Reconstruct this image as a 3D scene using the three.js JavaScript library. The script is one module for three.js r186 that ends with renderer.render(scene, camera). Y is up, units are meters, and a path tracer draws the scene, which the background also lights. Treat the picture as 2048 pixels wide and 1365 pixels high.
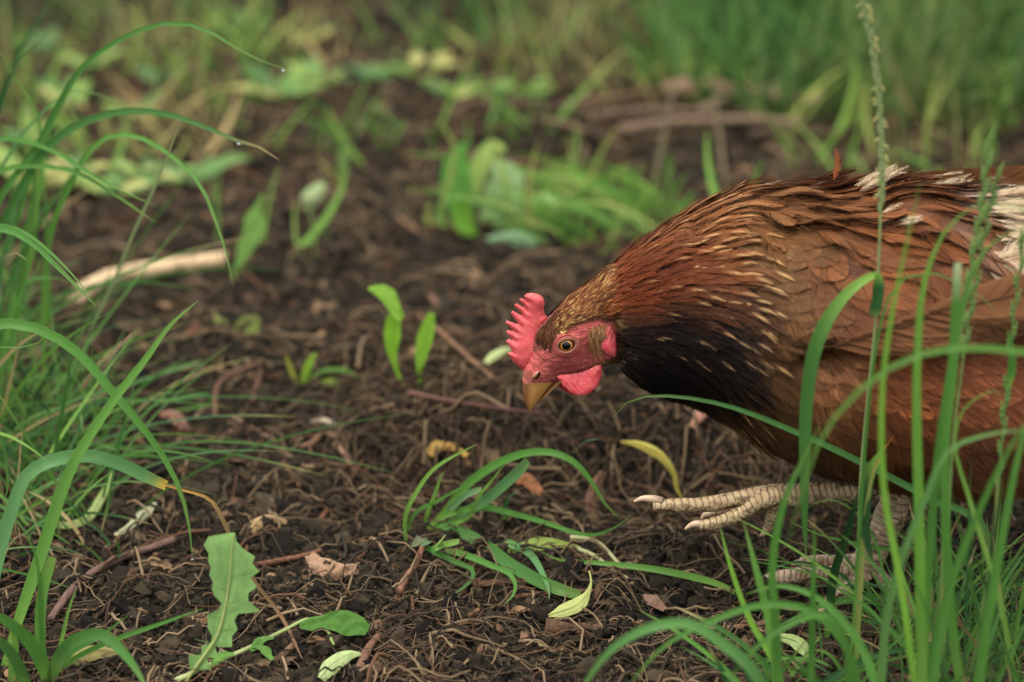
import * as THREE from 'three';
import { ImprovedNoise } from 'three/addons/math/ImprovedNoise.js';
import { mergeGeometries } from 'three/addons/utils/BufferGeometryUtils.js';

// ---------------------------------------------------------------- camera, sky, sun, exposure
const scene = new THREE.Scene();
const PITCH = 20 * Math.PI / 180, FOV = 13.95, CAM = new THREE.Vector3(0, 0.639, 1.364);
const camera = new THREE.PerspectiveCamera(FOV, 1024 / 682, 0.05, 200);
camera.position.copy(CAM);
camera.rotation.x = -PITCH;
camera.focus = 1.45;
camera.userData.fStop = 4.8;
scene.add(camera);

const skyW = 256, skyH = 128, skyData = new Float32Array(skyW * skyH * 4);
for (let y = 0; y < skyH; y++) for (let x = 0; x < skyW; x++) {
  const e = ((y + 0.5) / skyH - 0.5) * Math.PI, k = Math.max(0, Math.sin(e));
  const l = e < 0 ? 0.12 : 0.30 + 1.10 * Math.pow(k, 0.9);          // an even overcast, about three times as bright overhead as at the horizon
  skyData.set([l * 0.94, l * 1.0, l * 1.02, 1], (y * skyW + x) * 4);
}
const sky = new THREE.DataTexture(skyData, skyW, skyH, THREE.RGBAFormat, THREE.FloatType);
sky.mapping = THREE.EquirectangularReflectionMapping; sky.magFilter = THREE.LinearFilter; sky.needsUpdate = true;
scene.background = sky; scene.environment = sky;

const sun = new THREE.DirectionalLight(new THREE.Color(1, 0.95, 0.86), 1.5);
sun.position.set(-1.0, 3.0, 1.0); sun.shadow.radius = 26; sun.castShadow = true;
sun.shadow.camera.left = -2; sun.shadow.camera.right = 2; sun.shadow.camera.top = 2; sun.shadow.camera.bottom = -2; sun.shadow.camera.far = 10;
scene.add(sun); scene.add(sun.target);

const renderer = new THREE.WebGLRenderer({ antialias: true });
renderer.toneMapping = THREE.LinearToneMapping;
renderer.toneMappingExposure = 1.9;
renderer.shadowMap.enabled = true;

// ---------------------------------------------------------------- helpers
const V = (x, y, z) => new THREE.Vector3(x, y, z);
function mulberry(a) { return () => { a |= 0; a = a + 0x6D2B79F5 | 0; let t = Math.imul(a ^ a >>> 15, 1 | a); t = t + Math.imul(t ^ t >>> 7, 61 | t) ^ t; return ((t ^ t >>> 14) >>> 0) / 4294967296; }; }
let rnd = mulberry(7);
const R = (a, b) => a + (b - a) * rnd();
const clamp = (x, a = 0, b = 1) => Math.min(b, Math.max(a, x));
const sst = (a, b, x) => { const t = clamp((x - a) / (b - a)); return t * t * (3 - 2 * t); };
const mix = (a, b, t) => a + (b - a) * t;
const lin = (c) => { c /= 255; return c <= 0.04045 ? c / 12.92 : Math.pow((c + 0.055) / 1.055, 2.4); };
const C = (r, g, b) => [lin(r), lin(g), lin(b)];
const mixC = (a, b, t) => [mix(a[0], b[0], t), mix(a[1], b[1], t), mix(a[2], b[2], t)];
const mulC = (a, k) => [a[0] * k, a[1] * k, a[2] * k];
const imp = new ImprovedNoise();
const noise = (x, y, z = 0) => imp.noise(x, y, z);
const fbm = (x, y, z = 0, o = 4) => { let s = 0, a = 1; for (let i = 0; i < o; i++, a *= 0.5) s += a * imp.noise(x * (1 << i) + i * 7.3, y * (1 << i) + i * 3.1, z * (1 << i)); return s; };

// where a sight line through the photograph's pixel (of 2048 x 1365) meets the upright plane at depth z, or the ground
const TY = Math.tan(FOV * Math.PI / 360), TX = TY * 2048 / 1365;
function ray(px, py) {
  const nx = (px - 1024) / 1024 * TX, ny = (682.5 - py) / 682.5 * TY, c = Math.cos(PITCH), s = Math.sin(PITCH);
  return V(nx, -s + ny * c, -c - ny * s);
}
function U(px, py, z = 0) { const d = ray(px, py); return CAM.clone().addScaledVector(d, (z - CAM.z) / d.z); }
function toPx(p) {
  const q = p.clone().sub(CAM), c = Math.cos(PITCH), s = Math.sin(PITCH);
  const dep = -s * q.y - c * q.z, up = c * q.y - s * q.z;
  return [1024 + q.x / dep / TX * 1024, 682.5 - up / dep / TY * 682.5, dep];
}
const mound = (x, z) => 0.024 * Math.exp(-Math.pow((x - 0.03) / 0.13, 2)) * sst(-0.14, -0.20, z + 0.03 * noise(x * 14, 3)) * (1 - sst(-0.27, -0.48, z)) - 0.010 * Math.exp(-Math.pow((z + 0.11) / 0.045, 2) - Math.pow((x - 0.06) / 0.16, 2));
const H0 = (x, z) => 0.010 * noise(x * 6 + 3.1, z * 6, 1.7) + 0.008 * noise(x * 15, z * 15 + 9, 4.2) + mound(x, z);
function H(x, z) {
  return H0(x, z) + 0.0075 * noise(x * 42, z * 42, 2.2) + 0.0030 * Math.abs(noise(x * 105, z * 105, 8.8)) + 0.0028 * noise(x * 190, z * 190, 5.5);
}
function G(px, py, lift = 0) {
  const d = ray(px, py), y = (t) => CAM.y + d.y * t - H0(CAM.x + d.x * t, CAM.z + d.z * t) - lift; let a = (0.07 - CAM.y) / d.y, b = a;
  for (let i = 0; i < 400 && y(b) > 0; i++) { a = b; b += 0.006; }
  for (let i = 0; i < 14; i++) { const m = (a + b) / 2; y(m) > 0 ? a = m : b = m; }
  return CAM.clone().addScaledVector(d, b);
}
const MM = 0.000268;                                   // metres for one pixel of the photograph at the hen

const taken = new Map();
function numbered(n) { const k = taken.get(n) ?? 0; taken.set(n, k + 1); return k ? n + '_' + String(k).padStart(3, '0') : n; }
function shadows(o) { o.castShadow = true; o.receiveShadow = true; return o; }
class MB {                                              // collects vertices and faces of one mesh
  constructor() { this.p = []; this.n = []; this.u = []; this.c = []; this.i = []; }
  get k() { return this.p.length / 3; }
  v(p, c, u = 0, w = 0, n) { this.p.push(p.x, p.y, p.z); this.c.push(c[0], c[1], c[2]); this.u.push(u, w); if (n) this.n.push(n.x, n.y, n.z); return this.k - 1; }
  f(a, b, c) { this.i.push(a, b, c); }
  agree() {                                             // turn faces to the side that their normals say
    const { p, n, i } = this, a = V(0, 0, 0), b = V(0, 0, 0), c = V(0, 0, 0);
    for (let k = 0; k < i.length; k += 3) {
      const [x, y, z] = [i[k] * 3, i[k + 1] * 3, i[k + 2] * 3]; a.set(p[x], p[x + 1], p[x + 2]); b.set(p[y], p[y + 1], p[y + 2]).sub(a); c.set(p[z], p[z + 1], p[z + 2]).sub(a); b.cross(c);
      if (b.x * (n[x] + n[y] + n[z]) + b.y * (n[x + 1] + n[y + 1] + n[z + 1]) + b.z * (n[x + 2] + n[y + 2] + n[z + 2]) < 0) { const t = i[k + 1]; i[k + 1] = i[k + 2]; i[k + 2] = t; }
    }
  }
  geo() {
    const g = new THREE.BufferGeometry();
    g.setAttribute('position', new THREE.Float32BufferAttribute(this.p, 3));
    g.setAttribute('uv', new THREE.Float32BufferAttribute(this.u, 2));
    g.setAttribute('color', new THREE.Float32BufferAttribute(this.c, 3));
    if (this.n.length === this.p.length) this.agree();
    g.setIndex(this.i);
    if (this.n.length === this.p.length) g.setAttribute('normal', new THREE.Float32BufferAttribute(this.n, 3)); else g.computeVertexNormals();
    return g;
  }
  build(name, mat, parent) { return put(name, this.geo(), mat, parent); }
}
function put(name, geo, mat, parent = scene) {
  const m = shadows(new THREE.Mesh(geo, mat)); m.name = numbered(name); parent.add(m); return m;
}
function tag(o, label, category, group, kind) {
  if (label) o.userData.label = label; if (category) o.userData.category = category; if (group) o.userData.group = group; if (kind) o.userData.kind = kind; return o;
}
function thing(name, at, label, category, group) {      // a Group at the thing's base; its parts are built in world places and moved into it
  const g = new THREE.Group(); g.name = numbered(name); g.position.copy(at); scene.add(g); tag(g, label, category, group);
  g.updateMatrixWorld(true); return g;
}
function settle(g) { for (const c of g.children) { c.position.sub(g.position); } return g; }

// ---------------------------------------------------------------- textures and materials
function dataTex(w, h, f, srgb = false) {
  const d = new Uint8Array(w * h * 4);
  for (let y = 0; y < h; y++) for (let x = 0; x < w; x++) { const v = f(x / w, y / h, x, y); const a = Array.isArray(v) ? v : [v, v, v]; for (let k = 0; k < 3; k++) d[(y * w + x) * 4 + k] = clamp(a[k]) * 255; d[(y * w + x) * 4 + 3] = 255; }
  const t = new THREE.DataTexture(d, w, h); t.wrapS = t.wrapT = THREE.RepeatWrapping; t.magFilter = THREE.LinearFilter; t.minFilter = THREE.LinearMipmapLinearFilter; t.generateMipmaps = true; t.needsUpdate = true;
  if (srgb) t.colorSpace = THREE.SRGBColorSpace; return t;
}
// seamless value noise on a lattice
function lattice(n, seed) { const r = mulberry(seed), a = new Float32Array(n * n).map(() => r()); return (u, v) => { const x = u * n, y = v * n, ix = Math.floor(x), iy = Math.floor(y), fx = x - ix, fy = y - iy, s = fx * fx * (3 - 2 * fx), t = fy * fy * (3 - 2 * fy), g = (i, j) => a[((j % n + n) % n) * n + (i % n + n) % n]; return mix(mix(g(ix, iy), g(ix + 1, iy), s), mix(g(ix, iy + 1), g(ix + 1, iy + 1), s), t); }; }
const L8 = lattice(8, 1), L32 = lattice(32, 2), L64 = lattice(64, 3), L128 = lattice(128, 4);
const grainTex = dataTex(256, 256, (u, v) => 0.30 * L8(u, v) + 0.3 * L32(u, v) + 0.25 * L64(u, v) + 0.25 * L128(u, v) );
const mottle = dataTex(256, 256, (u, v) => 0.62 + 0.38 * (0.4 * L8(u, v) + 0.3 * L32(u, v) + 0.3 * L128(u, v)));
// feather barbs: fine lines that run along u
const barbRows = (() => { const r = mulberry(11); return new Float32Array(512).map(() => r()); })();
const barbTex = dataTex(64, 512, (u, v, x, y) => 0.60 + 0.25 * barbRows[y] + 0.15 * L32(u * 0.3, v) + 0.10 * L64(u, v));
// grass: veins that run along v
const veinTex = dataTex(128, 64, (u, v) => { const s = Math.abs(Math.sin(u * Math.PI * 9)); return 0.62 + 0.34 * Math.pow(s, 0.7) + 0.10 * (L64(u, v * 0.25) - 0.5) + (Math.abs(u - 0.5) < 0.035 ? 0.08 : 0); });
const poreCells = (() => { const r = mulberry(5), n = 20, pts = []; for (let j = 0; j < n; j++) for (let i = 0; i < n; i++) pts.push([(i + (j % 2) * 0.5 + 0.35 * (r() - 0.5)) / n, (j + 0.5 + 0.35 * (r() - 0.5)) / n]); return { n, pts }; })();
const poreTex = dataTex(256, 256, (u, v) => {            // small raised grains of bare skin
  const { n, pts } = poreCells; let d = 9; const ci = Math.floor(u * n), cj = Math.floor(v * n);
  for (let j = -1; j < 2; j++) for (let i = -1; i < 2; i++) { const q = pts[((cj + j + n) % n) * n + (ci + i + n) % n]; let dx = Math.abs(q[0] - u), dy = Math.abs(q[1] - v); dx = Math.min(dx, 1 - dx); dy = Math.min(dy, 1 - dy); d = Math.min(d, Math.hypot(dx, dy) * n); }
  return clamp(1 - d * 1.15) * 0.8 + 0.2 * L64(u, v);
});
const poreTint = dataTex(256, 256, (u, v, x, y) => 0.70 + 0.34 * poreTex.image.data[(y * 256 + x) * 4] / 255);
const std = (o) => new THREE.MeshPhysicalMaterial({ vertexColors: true, roughness: 0.9, specularIntensity: 0.15, ...o });
const phy = (o) => new THREE.MeshPhysicalMaterial({ vertexColors: true, side: THREE.DoubleSide, ...o });
const M = {
  soil: std({ roughness: 1, map: mottle, bumpMap: grainTex, bumpScale: 0.0012 }),
  crumb: new THREE.MeshPhysicalMaterial({ roughness: 1, specularIntensity: 0.12 }),
  fibre: std({ roughness: 0.95 }),
  bark: std({ roughness: 0.9, map: mottle, bumpMap: grainTex, bumpScale: 0.0004, side: THREE.DoubleSide }),
  blade: phy({ map: veinTex, bumpMap: veinTex, bumpScale: 0.0002, roughness: 0.95, transmission: 0.36, thickness: 0, clearcoat: 0.2, clearcoatRoughness: 0.36, specularIntensity: 0.25 }),
  leaf: phy({ map: mottle, roughness: 0.95, transmission: 0.36, thickness: 0, clearcoat: 0.18, clearcoatRoughness: 0.42, specularIntensity: 0.25 }),
  dryleaf: phy({ map: mottle, roughness: 0.95, transmission: 0.15, thickness: 0 }),
  meadow: new THREE.MeshPhysicalMaterial({ roughness: 0.95, transmission: 0.35, thickness: 0, side: THREE.DoubleSide, clearcoat: 0.1, clearcoatRoughness: 0.5, specularIntensity: 0.3 }),
  feather: phy({ map: barbTex, roughness: 0.62, specularIntensity: 0.22 }),
  gloss: phy({ map: barbTex, roughness: 0.45, specularIntensity: 0.6 }),
  down: phy({ map: barbTex, roughness: 0.95, specularIntensity: 0.2 }),
  skin: std({ roughness: 0.5, specularIntensity: 0.4, bumpMap: poreTex, bumpScale: 0.0007, map: poreTint }),
  comb: new THREE.MeshPhysicalMaterial({ vertexColors: true, roughness: 0.55, bumpMap: poreTex, bumpScale: 0.00018, clearcoat: 0.15, clearcoatRoughness: 0.4 }),
  horn: new THREE.MeshPhysicalMaterial({ vertexColors: true, roughness: 0.42, clearcoat: 0.35, clearcoatRoughness: 0.3, bumpMap: grainTex, bumpScale: 0.00006 }),
  scale: std({ roughness: 0.55, specularIntensity: 0.4, bumpMap: grainTex, bumpScale: 0.00015 }),
  eye: new THREE.MeshPhysicalMaterial({ vertexColors: true, roughness: 0.3, specularIntensity: 0.05, clearcoat: 1, clearcoatRoughness: 0.04 }),
  drop: new THREE.MeshPhysicalMaterial({ color: 0xffffff, roughness: 0.02, transmission: 1, thickness: 0.003, ior: 1.33 }),
};

// surface nets: the zero surface of a field over a box
function surfaceNets(field, lo, hi, cell) {
  const nx = Math.ceil((hi.x - lo.x) / cell) + 1, ny = Math.ceil((hi.y - lo.y) / cell) + 1, nz = Math.ceil((hi.z - lo.z) / cell) + 1;
  const F = new Float32Array(nx * ny * nz), id = (x, y, z) => (z * ny + y) * nx + x, q = V(0, 0, 0);
  for (let z = 0; z < nz; z++) for (let y = 0; y < ny; y++) for (let x = 0; x < nx; x++) F[id(x, y, z)] = field(q.set(lo.x + x * cell, lo.y + y * cell, lo.z + z * cell));
  const at = new Int32Array(nx * ny * nz).fill(-1), pos = [], idx = [];
  for (let z = 0; z < nz - 1; z++) for (let y = 0; y < ny - 1; y++) for (let x = 0; x < nx - 1; x++) {
    let n = 0, sx = 0, sy = 0, sz = 0;
    for (let a = 0; a < 8; a++) for (let b = 0; b < 3; b++) {
      if (a & (1 << b)) continue; const a2 = a | (1 << b);
      const f0 = F[id(x + (a & 1), y + (a >> 1 & 1), z + (a >> 2))], f1 = F[id(x + (a2 & 1), y + (a2 >> 1 & 1), z + (a2 >> 2))];
      if ((f0 < 0) === (f1 < 0)) continue; const t = f0 / (f0 - f1); n++;
      sx += (a & 1) + (b === 0 ? t : 0); sy += (a >> 1 & 1) + (b === 1 ? t : 0); sz += (a >> 2) + (b === 2 ? t : 0);
    }
    if (n) { at[id(x, y, z)] = pos.length / 3; pos.push(lo.x + (x + sx / n) * cell, lo.y + (y + sy / n) * cell, lo.z + (z + sz / n) * cell); }
  }
  const quad = (a, b, c, d, flip) => { if (a < 0 || b < 0 || c < 0 || d < 0) return; flip ? idx.push(a, c, b, a, d, c) : idx.push(a, b, c, a, c, d); };
  for (let z = 1; z < nz - 1; z++) for (let y = 1; y < ny - 1; y++) for (let x = 1; x < nx - 1; x++) {
    const f = F[id(x, y, z)] < 0;
    if (f !== F[id(x + 1, y, z)] < 0) quad(at[id(x, y - 1, z - 1)], at[id(x, y, z - 1)], at[id(x, y, z)], at[id(x, y - 1, z)], !f);
    if (f !== F[id(x, y + 1, z)] < 0) quad(at[id(x - 1, y, z - 1)], at[id(x - 1, y, z)], at[id(x, y, z)], at[id(x, y, z - 1)], !f);
    if (f !== F[id(x, y, z + 1)] < 0) quad(at[id(x - 1, y - 1, z)], at[id(x, y - 1, z)], at[id(x, y, z)], at[id(x - 1, y, z)], !f);
  }
  return { pos, idx };
}
function netMesh(name, field, lo, hi, cell, mat, colour, parent, uvScale = 40) {
  const { pos, idx } = surfaceNets(field, lo, hi, cell), b = new MB(), p = V(0, 0, 0), e = cell * 0.7;
  const g = (p) => V(field(V(p.x + e, p.y, p.z)) - field(V(p.x - e, p.y, p.z)), field(V(p.x, p.y + e, p.z)) - field(V(p.x, p.y - e, p.z)), field(V(p.x, p.y, p.z + e)) - field(V(p.x, p.y, p.z - e))).normalize();
  for (let i = 0; i < pos.length; i += 3) { p.set(pos[i], pos[i + 1], pos[i + 2]); const n = g(p); b.v(p, colour(p, n), p.x * uvScale, p.y * uvScale, n); }
  b.i = idx;
  return parent ? b.build(name, mat, parent) : b;
}
const smin = (a, b, k) => { const h = clamp(0.5 + 0.5 * (b - a) / k); return mix(b, a, h) - k * h * (1 - h); };
function capsule(p, a, b, ra, rb) { const d = b.clone().sub(a), t = clamp(p.clone().sub(a).dot(d) / d.lengthSq()); return p.distanceTo(a.clone().addScaledVector(d, t)) - mix(ra, rb, t); }
function polyDist(x, y, P) {                             // signed distance to a closed outline, negative inside
  let d = 1e9, s = 1;
  for (let i = 0, j = P.length - 1; i < P.length; j = i++) {
    const ex = P[j][0] - P[i][0], ey = P[j][1] - P[i][1], wx = x - P[i][0], wy = y - P[i][1], t = clamp((wx * ex + wy * ey) / (ex * ex + ey * ey)), bx = wx - ex * t, by = wy - ey * t;
    d = Math.min(d, bx * bx + by * by);
    const c1 = y >= P[i][1], c2 = y < P[j][1], c3 = ex * wy > ey * wx; if ((c1 && c2 && c3) || (!c1 && !c2 && !c3)) s = -s;
  }
  return s * Math.sqrt(d);
}
const smooth = (pts, n, closed = false) => new THREE.CatmullRomCurve3(pts, closed, 'centripetal').getPoints(n);

// a tube along points, its radius, relief and colour given by (t, angle)
function sweep(b, pts, radius, colour, { segs = 40, radial = 12, up = V(0, 1, 0), disp, flat = 1, cap = true } = {}) {
  const cur = new THREE.CatmullRomCurve3(pts, false, 'centripetal'), P = cur.getSpacedPoints(segs), k0 = b.k;
  for (let i = 0; i <= segs; i++) {
    const t = i / segs, T = P[Math.min(i + 1, segs)].clone().sub(P[Math.max(i - 1, 0)]).normalize();
    let S = T.clone().cross(up); if (S.lengthSq() < 1e-4) S = T.clone().cross(V(0, 0, 1)); S.normalize(); const N = S.clone().cross(T).normalize(), r = radius(t);
    for (let j = 0; j <= radial; j++) {
      const a = j / radial * Math.PI * 2, rr = r * (1 + (disp ? disp(t, a) : 0));
      b.v(P[i].clone().addScaledVector(S, Math.sin(a) * rr).addScaledVector(N, Math.cos(a) * rr * flat), colour(t, a), j / radial, t * segs * 0.1);
    }
  }
  const w = radial + 1;
  for (let i = 0; i < segs; i++) for (let j = 0; j < radial; j++) { const a = k0 + i * w + j; b.f(a, a + 1, a + w); b.f(a + 1, a + w + 1, a + w); }
  if (cap) for (const [i, s] of [[0, 1], [segs, -1]]) { const c = b.v(P[i], colour(i / segs, 0)); for (let j = 0; j < radial; j++) { const a = k0 + i * w + j; s > 0 ? b.f(c, a + 1, a) : b.f(c, a, a + 1); } }
}

// ---------------------------------------------------------------- the ground
const SOIL = C(48, 41, 32), SOILD = C(31, 28, 24), SOILR = C(62, 52, 39);
{
  const axis = (a, b, step, far) => { const l = []; for (let x = a; x <= b; x += step) l.push(x); let s = step; const out = []; for (let x = a; x > -far;) { s *= 1.5; x -= s; out.unshift(x); } s = step; const o2 = []; for (let x = b; x < far;) { s *= 1.5; x += s; o2.push(x); } return [...out, ...l, ...o2]; };
  const xs = axis(-0.62, 0.62, 0.003, 60);
  const zs = []; for (let z = -0.5; z < 0.3; z += 0.0025) zs.push(z); for (let z = 0.3, s = 0.003; z < 60; s *= 1.5) { z += s; zs.push(z); }
  const back = []; for (let z = -0.5, s = 0.004; z > -60;) { if (z < -1.75) s *= 1.5; z -= s; back.unshift(z); } zs.unshift(...back);
  const b = new MB(), w = xs.length;
  for (const z of zs) for (const x of xs) {
    const h = H(x, z), a = clamp(0.5 + 0.9 * noise(x * 9, z * 9, 3)), f = clamp(0.5 + 0.8 * noise(x * 70, z * 70, 6));
    b.v(V(x, h, z), mixC(mixC(SOILD, SOIL, a), SOILR, f * 0.35), x * 9, z * 9);
  }
  for (let j = 0; j < zs.length - 1; j++) for (let i = 0; i < w - 1; i++) { const k = j * w + i; b.f(k, k + w, k + 1); b.f(k + 1, k + w, k + w + 1); }
  tag(b.build('ground', M.soil), 'dark crumbly garden soil with scratched roots and mulch', null, null, 'structure');
}
// a spot in the part of the ground that the photograph shows, nearer spots more often when bias > 1
function groundSpot(zFar = -1.6, bias = 1.5) {
  const z = mix(rnd() < 0.08 ? 0.32 : 0.14, zFar, Math.pow(rnd(), bias)), half = (1.40 - z) * 0.205 + (rnd() < 0.14 ? 0.26 : 0.03);
  return [R(-half, half), z];
}
{
  // irregular soil crumbs in three kinds
  const crumb = (seed, flat) => {
    const g = new THREE.IcosahedronGeometry(1, 1), p = g.attributes.position;
    for (let i = 0; i < p.count; i++) { const x = p.getX(i), y = p.getY(i), z = p.getZ(i), k = 1 + 0.55 * noise(x * 1.7 + seed, y * 1.7, z * 1.7 + seed); p.setXYZ(i, x * k, y * k * flat, z * k); }
    g.deleteAttribute('uv'); g.computeVertexNormals(); return g;
  };
  const scatter = (name, label, n, geo, size, cols, zFar, bias) => {
    const m = shadows(new THREE.InstancedMesh(geo, M.crumb, n)), d = new THREE.Object3D(), c = new THREE.Color();
    for (let i = 0; i < n; i++) {
      const [x, z] = groundSpot(zFar, bias), s = size() * (1 + Math.max(0, -z) * 0.5);
      d.position.set(x, H(x, z) + s * 0.25, z); d.rotation.set(R(0, 6), R(0, 6), R(0, 6)); d.scale.set(s * R(0.7, 1.3), s * R(0.6, 1.1), s * R(0.7, 1.3)); d.updateMatrix(); m.setMatrixAt(i, d.matrix);
      const k = mixC(cols[Math.floor(rnd() * cols.length)], cols[Math.floor(rnd() * cols.length)], rnd()); m.setColorAt(i, c.setRGB(k[0], k[1], k[2]));
    }
    m.name = name; scene.add(m); tag(m, label, null, null, 'stuff');
  };
  const dark = [SOIL, SOILD, C(29, 26, 23), C(66, 56, 44)];
  scatter('soil_crumbs', 'fine dark crumbs lying all over the soil', 105000, crumb(1, 0.9), () => 0.0006 + 0.0019 * Math.pow(rnd(), 2.2), dark, -1.4, 1.8);
  scatter('soil_clods', 'larger dark clods lying between the roots', 5200, crumb(5, 0.8), () => 0.0018 + 0.0052 * Math.pow(rnd(), 2.5), dark, -1.6, 1.4);
  scatter('mulch_bits', 'pale brown wood and bark bits strewn over the soil', 900, crumb(9, 0.45), () => 0.0015 + 0.004 * Math.pow(rnd(), 2), [C(112, 86, 64), C(98, 72, 54), C(136, 106, 80), C(84, 64, 50)], -1.6, 1.2);

  // root fibres and fine twigs, every one with a curve of its own
  const fb = new MB();
  const tube = (pts, r, col, sides = 4) => {
    const k0 = fb.k, n = pts.length;
    for (let i = 0; i < n; i++) {
      const T = pts[Math.min(i + 1, n - 1)].clone().sub(pts[Math.max(i - 1, 0)]).normalize(), S = T.clone().cross(V(0.1, 1, 0.2)).normalize(), N = S.clone().cross(T), rr = r * (1 - 0.6 * i / n) * R(0.8, 1.2);
      for (let j = 0; j < sides; j++) { const a = j / sides * 6.2832, q = S.clone().multiplyScalar(Math.cos(a)).addScaledVector(N, Math.sin(a)); fb.v(pts[i].clone().addScaledVector(q, rr), mulC(col, R(0.85, 1.15)), 0, 0, q); }
    }
    for (let i = 0; i < n - 1; i++) for (let j = 0; j < sides; j++) { const a = k0 + i * sides + j, c = k0 + i * sides + (j + 1) % sides; fb.f(a, c, a + sides); fb.f(c, c + sides, a + sides); }
  };
  const fcols = [C(90, 74, 57), C(74, 60, 47), C(118, 98, 75), C(60, 50, 41), C(92, 66, 50), C(50, 43, 37), C(126, 104, 80)];
  for (let i = 0; i < 23000; i++) {
    let [x, z] = groundSpot(-1.5, 1.35); const heap = i % 13 === 0; if (heap) { x = R(-0.11, 0.17); z = R(-0.34, -0.10); } else if (noise(x * 16, z * 16, 21) < -0.12 && rnd() < 0.75) continue; const far = 1 + Math.max(0, -z) * 0.8, L = (0.006 + 0.046 * Math.pow(rnd(), heap ? 1.2 : 2.2)) * far, n = 7, pts = []; let a = R(0, 6.28), bend = R(-0.05, 0.05) * (rnd() < 0.12 ? 5 : 1);
    const y0 = R(0.0002, heap ? 0.012 : 0.0055), arch = R(0, 0.25) * L * (rnd() < 0.4 ? 1 : 0.2);
    for (let k = 0; k < n; k++) { pts.push(V(x, H(x, z) + y0 + arch * Math.sin(k / (n - 1) * Math.PI) + R(0, 0.0008), z)); x += Math.cos(a) * L / n; z += Math.sin(a) * L / n; a += bend + R(-0.10, 0.10) + (rnd() < 0.07 ? R(-0.9, 0.9) : 0); }
    tube(pts, (0.00024 + 0.0010 * Math.pow(rnd(), 2.8)) * far, mulC(fcols[Math.floor(rnd() * 7)], R(0.7, 1.15) * (heap ? 0.75 : 1)));
  }
  tag(fb.build('root_fibres', M.fibre), 'tangled brown root fibres lying loose on the soil', null, null, 'stuff');

  // crumbling leaf and bark flakes
  const lb = new MB(), lcols = [C(100, 80, 60), C(80, 64, 48), C(120, 96, 72), C(100, 66, 50), C(64, 52, 42), C(112, 94, 68)];
  for (let i = 0; i < 750; i++) {
    const [x, z] = groundSpot(-1.6, 1.2), s = (0.0018 + 0.006 * Math.pow(rnd(), 2.2)) * (1 + Math.max(0, -z) * 0.6), col = mulC(lcols[Math.floor(rnd() * 6)], R(0.7, 1.1)), c = V(x, H(x, z) + s * 0.25, z);
    const e1 = V(R(-1, 1), R(-0.45, 0.45), R(-1, 1)).normalize(), up = V(R(-0.5, 0.5), 1, R(-0.5, 0.5)), e2 = e1.clone().cross(up).normalize(), n = e2.clone().cross(e1).normalize(), m = 7, k0 = lb.k;
    lb.v(c.clone().addScaledVector(n, s * 0.12), col, 0.5, 0.5);
    for (let j = 0; j < m; j++) { const a = j / m * 6.2832, r = s * R(0.65, 1.2); lb.v(c.clone().addScaledVector(e1, Math.cos(a) * r * 1.5).addScaledVector(e2, Math.sin(a) * r * 0.75).addScaledVector(n, s * R(-0.3, 0.35)), mulC(col, R(0.85, 1.1)), 0.5 + 0.3 * Math.cos(a), 0.5 + 0.3 * Math.sin(a)); }
    for (let j = 0; j < m; j++) lb.f(k0, k0 + 1 + j, k0 + 1 + (j + 1) % m);
  }
  tag(lb.build('leaf_flakes', M.bark), 'small brown leaf and bark flakes crumbling on the soil', null, null, 'stuff');
}

// ---------------------------------------------------------------- sticks and fallen leaves that can be told apart
function twig(name, label, cat, px, r, col, { lift = 0.002, group, r2 = 0.7, knots = [], col2 } = {}) {
  rnd = mulberry(1000 + Math.round(px[0][0] * 7 + px[0][1]));
  const pts = px.map(([x, y, h]) => G(x, y, 0).add(V(0, (h ?? lift) + r * 0.6, 0))), b = new MB(), s = R(0, 50);
  sweep(b, pts, (t) => r * mix(1, r2, t) * (1 + 0.16 * noise(t * 9, s) + knots.reduce((a, k) => a + 0.35 * Math.exp(-Math.pow((t - k) * 40, 2)), 0)), (t, a) => mulC(mixC(col, col2 ?? col, t), clamp(0.9 + 0.5 * noise(t * 26, a * 1.2, s) + 0.25 * noise(t * 90, a * 3, s), 0.5, 1.5)), { segs: 44, radial: 9, disp: (t, a) => 0.10 * noise(t * 22, Math.cos(a) * 2 + s, Math.sin(a) * 2) });
  const m = b.build(name, M.bark); return tag(m, label, cat, group);
}
twig('peeled_branch', 'pale peeled branch lying on the soil at the left', 'branch', [[150, 618], [195, 588], [250, 568], [330, 556], [400, 545], [452, 538]], 0.0062, C(226, 192, 152), { r2: 0.95, lift: 0.004 });
twig('bent_twig', 'mauve brown twig with a bend, lying in the lower left', 'twig', [[100, 1262], [140, 1208], [185, 1168], [255, 1132], [300, 1118], [348, 1100]], 0.0022, C(122, 94, 84), { r2: 1, lift: 0.005, knots: [0.66, 0.3] });
twig('thin_twig', 'straight thin twig lying below the beak, pale at its left end', 'twig', [[818, 838, 0.016], [900, 852, 0.015], [1000, 864, 0.014], [1100, 872, 0.012]], 0.0017, C(120, 86, 76), { r2: 0.6, col2: C(88, 62, 54) });
twig('thin_twig', 'thin twig slanting from the seedling down towards the beak', 'twig', [[852, 704, 0.022], [905, 735, 0.016], [965, 772, 0.010], [1040, 815, 0.006], [1078, 836, 0.003]], 0.0015, C(142, 106, 82), { r2: 0.7 });
twig('grey_stick', 'grey forked-looking stick standing at the bottom edge beside the dandelion leaf', 'stick', [[470, 1372], [446, 1322], [447, 1290], [462, 1262], [482, 1234, 0.012]], 0.0022, C(140, 116, 104), { r2: 0.8, knots: [0.4] });
twig('brown_twig', 'reddish twig pointing right from the jagged dandelion leaf', 'twig', [[512, 1142], [560, 1132], [600, 1124], [642, 1112]], 0.0018, C(136, 94, 74));
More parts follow.
